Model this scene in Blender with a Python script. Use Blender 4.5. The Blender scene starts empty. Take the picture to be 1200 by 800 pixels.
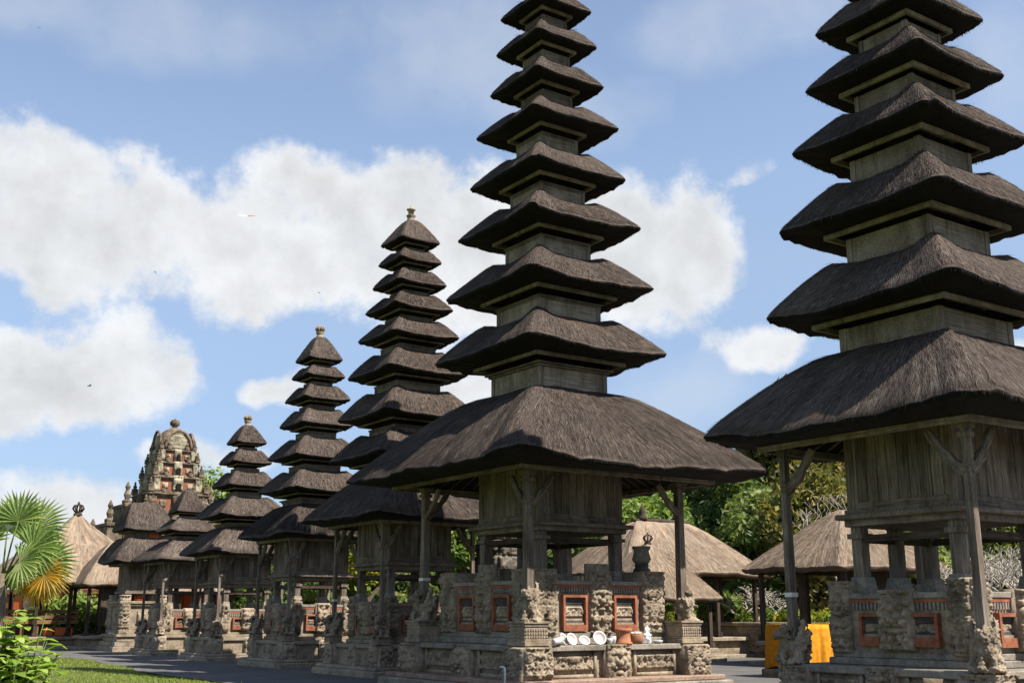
import bpy, bmesh, math, random
import numpy as np
from mathutils import Vector, Matrix, noise as mnoise
random.seed(7)
R = math.radians
scene = bpy.context.scene
COL = scene.collection

# ------------------------------------------------------------------ camera
YAW, PITCH, FPX, EYE = 34.486, 13.506, 1329.28, 1.6
cam_d = bpy.data.cameras.new('camera'); cam = bpy.data.objects.new('camera', cam_d); COL.objects.link(cam)
cam_d.sensor_fit = 'HORIZONTAL'; cam_d.sensor_width = 36.0; cam_d.lens = 36.0 * FPX / 1200.0
cam_d.clip_start = 0.1; cam_d.clip_end = 4000
cam.location = (0, 0, EYE); cam.rotation_euler = (R(90 + PITCH), 0, R(-YAW))
scene.camera = cam

# ------------------------------------------------------------------ sun, sky, exposure
SUN = Vector((0.54, -1.0, 1.44)).normalized()
SUN_EL = math.asin(SUN.z); SUN_AZ = math.atan2(SUN.x, SUN.y)
sd = bpy.data.lights.new('sun', 'SUN'); sd.energy = 5.0; sd.angle = R(0.53); sd.color = (1.0, 0.94, 0.84)
sun = bpy.data.objects.new('sun', sd); COL.objects.link(sun)
sun.rotation_euler = (-SUN).to_track_quat('-Z', 'Y').to_euler(); sun.location = (30, -20, 60)
scene.view_settings.view_transform = 'Standard'; scene.view_settings.look = 'None'
scene.view_settings.exposure = 1.0; scene.view_settings.gamma = 1.0; scene.view_settings.use_curve_mapping = False
scene.render.engine = 'CYCLES'
scene.cycles.max_bounces = 6; scene.cycles.diffuse_bounces = 4; scene.cycles.glossy_bounces = 2
scene.cycles.transparent_max_bounces = 8; scene.cycles.use_denoising = True
scene.cycles.caustics_reflective = False; scene.cycles.caustics_refractive = False
SKY_STR = 0.054
CLOUDS = [(0.192, 0.366, 0.073, 0.035, 1), (0.259, 0.319, 0.12, 0.066, 1), (0.389, 0.366, 0.066, 0.045, 1),
 (0.40, 0.308, 0.150, 0.062, 1), (0.483, 0.335, 0.103, 0.062, 1), (0.578, 0.303, 0.102, 0.078, 1),
 (0.681, 0.31, 0.093, 0.074, 1), (0.755, 0.315, 0.055, 0.067, 1), (0.19, 0.287, 0.080, 0.046, 0.95),
 (0.248, 0.197, 0.08, 0.051, 1), (0.19, 0.182, 0.063, 0.045, 0.95), (0.212, 0.083, 0.079, 0.036, 0.72),
 (0.556, 0.19, 0.047, 0.026, 0.8), (0.809, 0.234, 0.045, 0.024, 0.75), (1.029, 0.207, 0.025, 0.019, 0.8),
 (0.229, 0.49, 0.257, 0.027, 0.26), (0.557, 0.489, 0.107, 0.052, 0.3), (0.846, 0.503, 0.114, 0.028, 0.25),
 (1.048, 0.445, 0.039, 0.039, 0.22), (0.398, 0.194, 0.025, 0.013, 0.6), (0.343, 0.134, 0.05, 0.02, 0.5),
 (0.651, 0.443, 0.073, 0.029, 0.22), (0.822, 0.368, 0.03, 0.01, 0.5), (0.754, 0.181, 0.044, 0.03, 0.4),
 (-0.6, 0.3, 0.3, 0.1, .9), (1.7, 0.3, 0.35, 0.12, .9), (2.8, 0.4, 0.4, 0.15, .9), (-1.8, 0.35, 0.4, 0.12, .9)]

def make_world():
    w = bpy.data.worlds.new('World'); scene.world = w; w.use_nodes = True
    nt = w.node_tree; nt.nodes.clear()
    N = nt.nodes.new; L = nt.links.new
    def math_(op, a, b=None, c=None):
        n = N('ShaderNodeMath'); n.operation = op
        for i, v in enumerate((a, b, c)):
            if v is None: continue
            if isinstance(v, (int, float)): n.inputs[i].default_value = v
            else: L(v, n.inputs[i])
        return n.outputs[0]
    sky = N('ShaderNodeTexSky'); sky.sky_type = 'NISHITA'; sky.sun_disc = False
    sky.sun_elevation = SUN_EL; sky.sun_rotation = SUN_AZ; sky.altitude = 200
    sky.air_density = 1.0; sky.dust_density = 0.3; sky.ozone_density = 2.0
    tc = N('ShaderNodeTexCoord'); g = tc.outputs['Generated']
    sep = N('ShaderNodeSeparateXYZ'); L(g, sep.inputs[0])
    az = math_('ARCTAN2', sep.outputs[0], sep.outputs[1]); el = math_('ARCSINE', sep.outputs[2])
    def nz(scale, detail, rough, off=0.0):
        m = N('ShaderNodeMapping'); L(g, m.inputs[0]); m.inputs['Location'].default_value = (off, off * .7, off * 1.3)
        n = N('ShaderNodeTexNoise'); n.inputs['Scale'].default_value = scale
        n.inputs['Detail'].default_value = detail; n.inputs['Roughness'].default_value = rough
        L(m.outputs[0], n.inputs['Vector']); return n.outputs[0]
    n1 = nz(7.0, 3, .5); n2 = nz(20.0, 12, .63, 3.1); n3 = nz(5.0, 5, .6, 9.0)
    # warp the puffs' coordinates a little so no outline is an ellipse
    azw = math_('ADD', az, math_('MULTIPLY', math_('SUBTRACT', nz(9.0, 3, .5, 5.5), .5), .10))
    elw = math_('ADD', el, math_('MULTIPLY', math_('SUBTRACT', nz(9.0, 3, .5, 7.7), .5), .07))
    def field(puffs, soft):
        f = None
        for a0, e0, ra, re, s in puffs:
            dx = math_('MULTIPLY', math_('SUBTRACT', azw, a0), 1 / ra); dy = math_('MULTIPLY', math_('SUBTRACT', elw, e0), 1 / re)
            d2 = math_('ADD', math_('MULTIPLY', dx, dx), math_('MULTIPLY', dy, dy))
            v = math_('MULTIPLY', math_('SUBTRACT', 1.25, d2), s)
            f = v if f is None else math_('SMOOTH_MAX', f, v, soft)
        return math_('MINIMUM', math_('MAXIMUM', f, -1.0), 1.0)
    f = field([c for c in CLOUDS if c[4] > .45], .35)
    wisp = field([(a, e, ra * 1.15, re * 1.5, 1) for a, e, ra, re, s_ in CLOUDS if s_ <= .45], .4)
    wm = N('ShaderNodeMapRange'); wm.interpolation_type = 'SMOOTHSTEP'; wm.inputs['From Min'].default_value = -.1; wm.inputs['From Max'].default_value = 1.7; wm.inputs['To Max'].default_value = .36
    L(math_('ADD', wisp, math_('MULTIPLY', math_('SUBTRACT', nz(9.0, 8, .62, 21.0), .5), 2.6)), wm.inputs[0])
    tot = math_('ADD', f, math_('ADD', math_('MULTIPLY', math_('SUBTRACT', n2, .5), 2.3), math_('MULTIPLY', math_('SUBTRACT', n1, .5), .8)))
    mr = N('ShaderNodeMapRange'); mr.interpolation_type = 'SMOOTHSTEP'
    mr.inputs['From Min'].default_value = .08; mr.inputs['From Max'].default_value = .84
    mr.inputs['To Max'].default_value = .97
    L(tot, mr.inputs[0])
    # cloud body: white, softly mottled with grey
    cr = N('ShaderNodeValToRGB'); cr.color_ramp.elements[0].position = .30; cr.color_ramp.elements[1].position = .66
    cr.color_ramp.elements[0].color = (7.0, 7.2, 7.5, 1); cr.color_ramp.elements[1].color = (8.3, 8.4, 8.5, 1)
    L(math_('ADD', math_('MULTIPLY', n3, .6), math_('MULTIPLY', n2, .4)), cr.inputs[0])
    core = N('ShaderNodeMapRange'); core.interpolation_type = 'SMOOTHSTEP'; core.inputs['From Min'].default_value = .45; core.inputs['From Max'].default_value = 1.5
    core.inputs['To Min'].default_value = 1.06; core.inputs['To Max'].default_value = .88; L(tot, core.inputs[0])
    def nzo(scale, detail, off):
        m = N('ShaderNodeMapping'); L(g, m.inputs[0]); m.inputs['Location'].default_value = off
        n = N('ShaderNodeTexNoise'); n.inputs['Scale'].default_value = scale; n.inputs['Detail'].default_value = detail; n.inputs['Roughness'].default_value = .55
        L(m.outputs[0], n.inputs['Vector']); return n.outputs[0]
    o_ = Vector((4.2, 2.9, 5.5)); q_ = o_ + Vector((SUN.x + .2, SUN.y * .3, SUN.z)).normalized() * .032      # billows lit from the sun's side
    bil = math_('ADD', math_('MULTIPLY', math_('SUBTRACT', nzo(12, 6, o_), nzo(12, 6, q_)), .62), 1.0)
    bil = math_('MINIMUM', math_('MAXIMUM', bil, .88), 1.08)
    lit = math_('MULTIPLY', core.outputs[0], bil)
    shade = N('ShaderNodeVectorMath'); shade.operation = 'SCALE'; L(cr.outputs[0], shade.inputs[0]); L(lit, shade.inputs['Scale'])
    tint = N('ShaderNodeMix'); tint.data_type = 'RGBA'; tint.blend_type = 'MULTIPLY'; tint.inputs[0].default_value = 1
    L(sky.outputs[0], tint.inputs[6]); te = N('ShaderNodeMapRange'); te.inputs['From Min'].default_value = 0; te.inputs['From Max'].default_value = .30; L(el, te.inputs[0])
    tcx = N('ShaderNodeMix'); tcx.data_type = 'RGBA'; L(te.outputs[0], tcx.inputs[0]); tcx.inputs[6].default_value = (1.30, 1.55, 2.05, 1); tcx.inputs[7].default_value = (2.30, 2.03, 1.86, 1); L(tcx.outputs[2], tint.inputs[7])
    # thin veil that whitens the air close to the horizon
    hz = N('ShaderNodeMapRange'); hz.inputs['From Min'].default_value = .0; hz.inputs['From Max'].default_value = .42
    hz.inputs['To Min'].default_value = .22; hz.inputs['To Max'].default_value = .05; L(el, hz.inputs[0])
    veil = N('ShaderNodeMix'); veil.data_type = 'RGBA'; L(hz.outputs[0], veil.inputs[0])
    L(tint.outputs[2], veil.inputs[6]); veil.inputs[7].default_value = (6.6, 7.3, 8.2, 1)
    low = N('ShaderNodeMapRange'); low.inputs['From Min'].default_value = 0; low.inputs['From Max'].default_value = .38; low.inputs['To Min'].default_value = .54; low.inputs['To Max'].default_value = 1.0; L(el, low.inputs[0])
    blue = N('ShaderNodeVectorMath'); blue.operation = 'SCALE'; L(veil.outputs[2], blue.inputs[0]); L(low.outputs[0], blue.inputs['Scale'])
    thin = N('ShaderNodeMix'); thin.data_type = 'RGBA'; L(wm.outputs[0], thin.inputs[0]); L(blue.outputs[0], thin.inputs[6]); thin.inputs[7].default_value = (7.4, 7.7, 8.1, 1)
    mix = N('ShaderNodeMix'); mix.data_type = 'RGBA'
    L(mr.outputs[0], mix.inputs[0]); L(thin.outputs[2], mix.inputs[6]); L(shade.outputs[0], mix.inputs[7])
    bg = N('ShaderNodeBackground'); bg.inputs[1].default_value = SKY_STR; L(mix.outputs[2], bg.inputs[0])
    out = N('ShaderNodeOutputWorld'); L(bg.outputs[0], out.inputs[0])
    w.cycles.sampling_method = 'MANUAL'; w.cycles.sample_map_resolution = 512
make_world()

# ------------------------------------------------------------------ materials
def new_mat(name):
    m = bpy.data.materials.new(name); m.use_nodes = True; nt = m.node_tree
    b = nt.nodes['Principled BSDF']; b.inputs['Roughness'].default_value = .9
    b.inputs['Specular IOR Level'].default_value = .15
    return m, nt, b
def ramp(nt, fac, stops):
    c = nt.nodes.new('ShaderNodeValToRGB'); e = c.color_ramp.elements
    e[0].position, e[0].color = stops[0][0], (*stops[0][1], 1); e[1].position, e[1].color = stops[-1][0], (*stops[-1][1], 1)
    for p, col in stops[1:-1]:
        x = e.new(p); x.color = (*col, 1)
    nt.links.new(fac, c.inputs[0]); return c.outputs[0]
def coords(nt, kind, scale=(1, 1, 1)):
    if kind == 'gr':
        a = nt.nodes.new('ShaderNodeAttribute'); a.attribute_name = 'gr'; v = a.outputs['Vector']
    elif kind == 'world':
        v = nt.nodes.new('ShaderNodeNewGeometry').outputs['Position']
    else:
        v = nt.nodes.new('ShaderNodeTexCoord').outputs['Object']
    m = nt.nodes.new('ShaderNodeMapping'); m.inputs['Scale'].default_value = scale
    nt.links.new(v, m.inputs[0]); return m.outputs[0]
def noise_n(nt, vec, scale, detail=4, rough=.6):
    n = nt.nodes.new('ShaderNodeTexNoise'); n.inputs['Scale'].default_value = scale
    n.inputs['Detail'].default_value = detail; n.inputs['Roughness'].default_value = rough
    nt.links.new(vec, n.inputs['Vector']); return n.outputs[0]
def mixc(nt, fac, a, b, mode='MIX'):
    n = nt.nodes.new('ShaderNodeMix'); n.data_type = 'RGBA'; n.blend_type = mode
    for i, v in ((0, fac), (6, a), (7, b)):
        if isinstance(v, (int, float)): n.inputs[i].default_value = v
        elif isinstance(v, tuple): n.inputs[i].default_value = (*v, 1)
        else: nt.links.new(v, n.inputs[i])
    return n.outputs[2]
def bump(nt, b, h, strength=.5, dist=.02):
    n = nt.nodes.new('ShaderNodeBump'); n.inputs['Strength'].default_value = strength; n.inputs['Distance'].default_value = dist
    nt.links.new(h, n.inputs['Height']); nt.links.new(n.outputs[0], b.inputs['Normal'])
def attr_f(nt, name):
    a = nt.nodes.new('ShaderNodeAttribute'); a.attribute_name = name; return a.outputs['Fac']

KA = .70                                                       # overall reflectance trim
def sc_(c, k=None): return tuple(x * (KA if k is None else k) for x in c)
def thatch_mat(name, stops, stain, stain_amt=.7):
    stops = [(p, sc_(c)) for p, c in stops]
    m, nt, b = new_mat(name)
    fib = noise_n(nt, coords(nt, 'gr', (24, 24, 1.3)), 1.0, 5, .75)
    pat = noise_n(nt, coords(nt, 'world'), 1.1, 5, .65)
    tone = attr_f(nt, 'tone')
    ad = nt.nodes.new('ShaderNodeMath'); ad.operation = 'MULTIPLY_ADD'; nt.links.new(tone, ad.inputs[0]); ad.inputs[1].default_value = .55
    nt.links.new(fib, ad.inputs[2])
    sb = nt.nodes.new('ShaderNodeMath'); sb.operation = 'SUBTRACT'; nt.links.new(ad.outputs[0], sb.inputs[0]); sb.inputs[1].default_value = .275
    c = ramp(nt, sb.outputs[0], stops)
    st = ramp(nt, pat, [(.42, (0, 0, 0)), (.68, (stain_amt,) * 3)])
    c = mixc(nt, st, c, stain, 'MULTIPLY')
    pat2 = noise_n(nt, coords(nt, 'gr', (1.3, 1, .7)), 1.0, 6, .7)
    c = mixc(nt, 1.0, c, ramp(nt, pat2, [(.30, (.52, .52, .53)), (.5, (1, 1, 1)), (.68, (1.48, 1.42, 1.33))]), 'MULTIPLY')
    nt.links.new(c, b.inputs['Base Color']); b.inputs['Specular IOR Level'].default_value = .1
    bump(nt, b, fib, .8, .03); return m
M_IJUK = thatch_mat('dark_palm_thatch', [(.20, (.019, .0148, .0128)), (.5, (.100, .078, .064)), (.76, (.245, .198, .168))], (.62, .60, .62))
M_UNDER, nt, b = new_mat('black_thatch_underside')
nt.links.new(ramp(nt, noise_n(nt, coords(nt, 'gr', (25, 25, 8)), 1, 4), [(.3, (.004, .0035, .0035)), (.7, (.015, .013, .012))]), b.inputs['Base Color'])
M_PALE = thatch_mat('pale_grass_thatch', [(.22, (.20, .15, .108)), (.5, (.36, .275, .20)), (.78, (.49, .395, .30))], (.74, .66, .60), .6)
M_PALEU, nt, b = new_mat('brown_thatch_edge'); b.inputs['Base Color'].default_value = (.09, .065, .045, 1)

def wood_mat(name, dark, mid, light, sc=1.0):
    dark, mid, light = sc_(dark, .82), sc_(mid, .92), sc_(light, .95)
    m, nt, b = new_mat(name)
    g = noise_n(nt, coords(nt, 'gr', (34 * sc, 34 * sc, 1.5 * sc)), 1, 6, .7)
    p = noise_n(nt, coords(nt, 'world'), 1.7, 4, .6)
    c = ramp(nt, g, [(.28, dark), (.5, mid), (.72, light)])
    c = mixc(nt, ramp(nt, p, [(.40, (0, 0, 0)), (.65, (.65, .65, .65))]), c, (.52, .47, .42), 'MULTIPLY')
    streak = noise_n(nt, coords(nt, 'world', (5, 5, .8)), 1.0, 5, .7)
    c = mixc(nt, ramp(nt, streak, [(.45, (0, 0, 0)), (.66, (.75, .75, .75))]), c, (.42, .40, .38), 'MULTIPLY')
    tone = attr_f(nt, 'tone')
    c = mixc(nt, 1.0, c, ramp(nt, tone, [(0, (.62, .62, .62)), (1, (1.35, 1.33, 1.28))]), 'MULTIPLY')
    nt.links.new(c, b.inputs['Base Color']); bump(nt, b, g, .6, .012); return m
M_WOOD = wood_mat('weathered_grey_wood', (.085, .066, .052), (.205, .166, .138), (.35, .30, .255))
M_WOODL = wood_mat('bleached_wood', (.14, .118, .10), (.28, .24, .203), (.40, .355, .31))
M_DWOOD = wood_mat('dark_brown_wood', (.03, .022, .016), (.075, .056, .042), (.14, .11, .085))

def stone_mat(name, dark, mid, light, lichen, bstr=.5):
    dark, mid, light, lichen = sc_(dark, .80), sc_(mid, .86), sc_(light, .86), sc_(lichen, .8)
    m, nt, b = new_mat(name)
    n1 = noise_n(nt, coords(nt, 'obj'), 2.3, 6, .65); n2 = noise_n(nt, coords(nt, 'obj'), 14, 6, .7); n3 = noise_n(nt, coords(nt, 'world'), 5.0, 5, .6)
    c = ramp(nt, n1, [(.32, dark), (.5, mid), (.68, light)])
    c = mixc(nt, 1.0, c, ramp(nt, n2, [(.3, (.62, .60, .58)), (.7, (1.3, 1.28, 1.25))]), 'MULTIPLY')
    c = mixc(nt, ramp(nt, n3, [(.58, (0, 0, 0)), (.74, (.42, .42, .42))]), c, lichen)
    nt.links.new(c, b.inputs['Base Color']); bump(nt, b, n2, bstr, .02); return m
M_STONE = stone_mat('grey_brown_temple_stone', (.145, .115, .084), (.305, .246, .182), (.43, .352, .265), (.15, .142, .12))
M_STONEP = stone_mat('pale_worn_stone', (.18, .148, .106), (.30, .248, .182), (.39, .33, .25), (.22, .20, .16))
M_DSTONE = stone_mat('mossy_stone_and_niche_shade', (.04, .038, .034), (.085, .08, .072), (.15, .14, .125), (.10, .11, .07))  # mossy stone; also darkens the tower niches as painted shade
M_DSTONE2 = stone_mat('dark_grey_carved_stone', (.07, .062, .052), (.15, .13, .108), (.24, .21, .175), (.12, .12, .09))
M_LIME = stone_mat('cream_limestone', (.16, .145, .105), (.33, .30, .215), (.50, .46, .34), (.16, .165, .11))
M_TAN = stone_mat('tan_limestone', (.068, .052, .038), (.155, .12, .086), (.27, .215, .155), (.10, .105, .08))
M_ORANGE = stone_mat('orange_painted_frame', (.19, .080, .052), (.31, .112, .062), (.40, .155, .085), (.16, .125, .095), .5)
M_BRICK = stone_mat('red_brick', (.18, .075, .05), (.26, .10, .062), (.33, .14, .085), (.20, .14, .10), .4)
M_PINK = stone_mat('pinkish_slab', (.22, .155, .12), (.29, .20, .155), (.36, .26, .20), (.22, .195, .16), .3)
M_SMOOTH = stone_mat('smooth_grey_slab', (.17, .15, .125), (.25, .222, .185), (.33, .295, .25), (.14, .135, .11), .25)

def flat_mat(name, col, rough=.8, spec=.3, var=.18):
    col = sc_(col, .8)
    m, nt, b = new_mat(name)
    n = noise_n(nt, coords(nt, 'obj'), 9, 4)
    c = ramp(nt, n, [(.3, tuple(x * (1 - var) for x in col)), (.7, tuple(min(1, x * (1 + var)) for x in col))])
    nt.links.new(c, b.inputs['Base Color']); b.inputs['Roughness'].default_value = rough; b.inputs['Specular IOR Level'].default_value = spec
    return m
M_CERAM = flat_mat('white_ceramic', (.60, .59, .565), .25, .5, .04)
M_GLAZE = flat_mat('pink_glazed_pattern', (.50, .36, .33), .3, .5, .25)
M_TERRA = flat_mat('terracotta', (.42, .17, .09), .85, .2)
M_BASK = flat_mat('woven_basket', (.34, .17, .09), .9, .1, .3)
M_WHITEP = flat_mat('white_painted_pipe', (.72, .70, .64), .5, .4, .08)
M_CLOTH = flat_mat('yellow_cloth', (.66, .27, .02), .9, .1, .25)
M_TEAL = flat_mat('teal_plastic', (.12, .40, .36), .4, .5)
M_ODOOR = flat_mat('orange_red_door', (.62, .13, .03), .6, .3, .12)
M_DARK = flat_mat('painted_recess_shade', (.02, .018, .015), .95, .05)  # near-black colour standing in for shade in gaps and niches
M_BIRD = flat_mat('dark_feathers', (.03, .03, .03))
M_BARK = stone_mat('tree_bark', (.07, .055, .04), (.14, .11, .085), (.22, .185, .15), (.16, .17, .13))
M_PBARK = stone_mat('pale_frangipani_bark', (.27, .24, .20), (.43, .39, .33), (.55, .51, .44), (.34, .31, .26), .2)
m, nt, b = new_mat('thin_clear_plastic'); M_BAG = m
b.inputs['Base Color'].default_value = (.75, .76, .77, 1); b.inputs['Roughness'].default_value = .25; b.inputs['Alpha'].default_value = .6
b.inputs['Specular IOR Level'].default_value = .5

def leaf_mat(name, stops, transl=.4):
    stops = [(p, (c[0] * 1.12, c[1] * 1.04, c[2])) for p, c in stops]
    m = bpy.data.materials.new(name); m.use_nodes = True; nt = m.node_tree; nt.nodes.clear()
    tone = attr_f(nt, 'tone'); c = ramp(nt, tone, stops)
    p = nt.nodes.new('ShaderNodeBsdfPrincipled'); p.inputs['Roughness'].default_value = .55; p.inputs['Specular IOR Level'].default_value = .25
    t = nt.nodes.new('ShaderNodeBsdfTranslucent'); mx = nt.nodes.new('ShaderNodeMixShader'); mx.inputs[0].default_value = transl
    o = nt.nodes.new('ShaderNodeOutputMaterial')
    nt.links.new(c, p.inputs['Base Color'])
    nt.links.new(mixc(nt, 1.0, c, (1.25, 1.3, .7), 'MULTIPLY'), t.inputs['Color'])
    nt.links.new(p.outputs[0], mx.inputs[1]); nt.links.new(t.outputs[0], mx.inputs[2]); nt.links.new(mx.outputs[0], o.inputs[0]); return m
M_LEAFD = leaf_mat('dark_forest_leaves', [(0, (.034, .056, .018)), (.6, (.10, .135, .044)), (1, (.18, .20, .075))])
M_LEAFM = leaf_mat('green_leaves', [(0, (.05, .09, .025)), (.6, (.13, .185, .05)), (1, (.22, .25, .085))])
M_LEAFB = leaf_mat('bright_green_leaves', [(0, (.07, .12, .025)), (.6, (.15, .235, .055)), (1, (.27, .34, .10))])
M_LEAFO = leaf_mat('olive_yellow_leaves', [(0, (.06, .07, .02)), (.6, (.145, .145, .04)), (1, (.26, .21, .06))])
M_LEAFY = leaf_mat('yellow_hedge_leaves', [(0, (.06, .11, .02)), (.55, (.18, .24, .03)), (1, (.45, .36, .03))])
M_PALM = leaf_mat('fan_palm_leaf', [(0, (.08, .15, .04)), (.5, (.20, .30, .09)), (1, (.34, .40, .15))], .45)
M_PALMY = leaf_mat('yellowing_palm_leaf', [(0, (.16, .17, .03)), (.5, (.42, .24, .025)), (1, (.62, .36, .05))], .42)
M_GRASS = leaf_mat('lawn_grass', [(0, (.085, .135, .02)), (.5, (.15, .205, .035)), (1, (.235, .26, .06))], .35)

m, nt, b = new_mat('grey_asphalt'); M_ASPH = m
n1 = noise_n(nt, coords(nt, 'world'), .35, 5, .6); n2 = noise_n(nt, coords(nt, 'world'), 22, 4, .7)
c = ramp(nt, n1, [(.3, (.078, .074, .069)), (.7, (.130, .122, .114))])
c = mixc(nt, 1.0, c, ramp(nt, n2, [(.3, (.70, .70, .70)), (.7, (1.3, 1.3, 1.3))]), 'MULTIPLY')
n4 = noise_n(nt, coords(nt, 'world'), 1.6, 7, .75)
c = mixc(nt, ramp(nt, n4, [(.52, (0, 0, 0)), (.62, (.6, .6, .6))]), c, (.62, .60, .56), 'MULTIPLY')
nt.links.new(c, b.inputs['Base Color']); bump(nt, b, n2, .3, .01)
m, nt, b = new_mat('lawn_soil'); M_LAWN = m
n1 = noise_n(nt, coords(nt, 'world'), 1.3, 6, .7)
nt.links.new(ramp(nt, n1, [(.3, (.065, .09, .02)), (.7, (.13, .15, .038))]), b.inputs['Base Color'])
m, nt, b = new_mat('garden_earth'); M_EARTH = m
n1 = noise_n(nt, coords(nt, 'world'), .5, 6, .7)
nt.links.new(ramp(nt, n1, [(.3, (.05, .07, .02)), (.7, (.13, .12, .06))]), b.inputs['Base Color'])

# ------------------------------------------------------------------ object helpers
def tag(o, label=None, cat=None, group=None, kind=None):
    if label: o['label'] = label
    if cat: o['category'] = cat
    if group: o['group'] = group
    if kind: o['kind'] = kind
    return o
def empty(name, loc, label, cat, group=None, rz=0.0):
    o = bpy.data.objects.new(name, None); COL.objects.link(o); o.location = loc; o.rotation_euler.z = rz; o.empty_display_size = .3
    return tag(o, label, cat, group)
def link(name, me, parent=None, rz=0.0, loc=(0, 0, 0)):
    o = bpy.data.objects.new(name, me); COL.objects.link(o); o.parent = parent; o.location = loc; o.rotation_euler.z = rz; return o
def mesh_np(name, V, polys, mats, mat_idx=None, gr=None, tone=None, smooth=True):
    """polys: list of (k, m) int arrays, m corners per polygon"""
    me = bpy.data.meshes.new(name); V = np.asarray(V, dtype=np.float32)
    me.vertices.add(len(V)); me.vertices.foreach_set('co', V.ravel())
    polys = [np.asarray(p, dtype=np.int32) for p in polys if len(p)]
    nl = sum(p.size for p in polys); npol = sum(len(p) for p in polys)
    me.loops.add(nl); me.loops.foreach_set('vertex_index', np.concatenate([p.ravel() for p in polys]))
    me.polygons.add(npol)
    starts, s = [], 0
    for p in polys:
        k = p.shape[1]; starts.append(s + k * np.arange(len(p))); s += p.size
    me.polygons.foreach_set('loop_start', np.concatenate(starts).astype(np.int32))
    if mat_idx is not None: me.polygons.foreach_set('material_index', np.concatenate(mat_idx).astype(np.int32))
    me.polygons.foreach_set('use_smooth', np.full(npol, bool(smooth)))
    for mm in mats: me.materials.append(mm)
    a = me.attributes.new('gr', 'FLOAT_VECTOR', 'POINT'); a.data.foreach_set('vector', np.asarray(V if gr is None else gr, dtype=np.float32).ravel())
    t = me.attributes.new('tone', 'FLOAT', 'POINT'); t.data.foreach_set('value', np.full(len(V), .5, np.float32) if tone is None else np.asarray(tone, np.float32))
    me.update(calc_edges=True); me.validate(); return me

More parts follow.
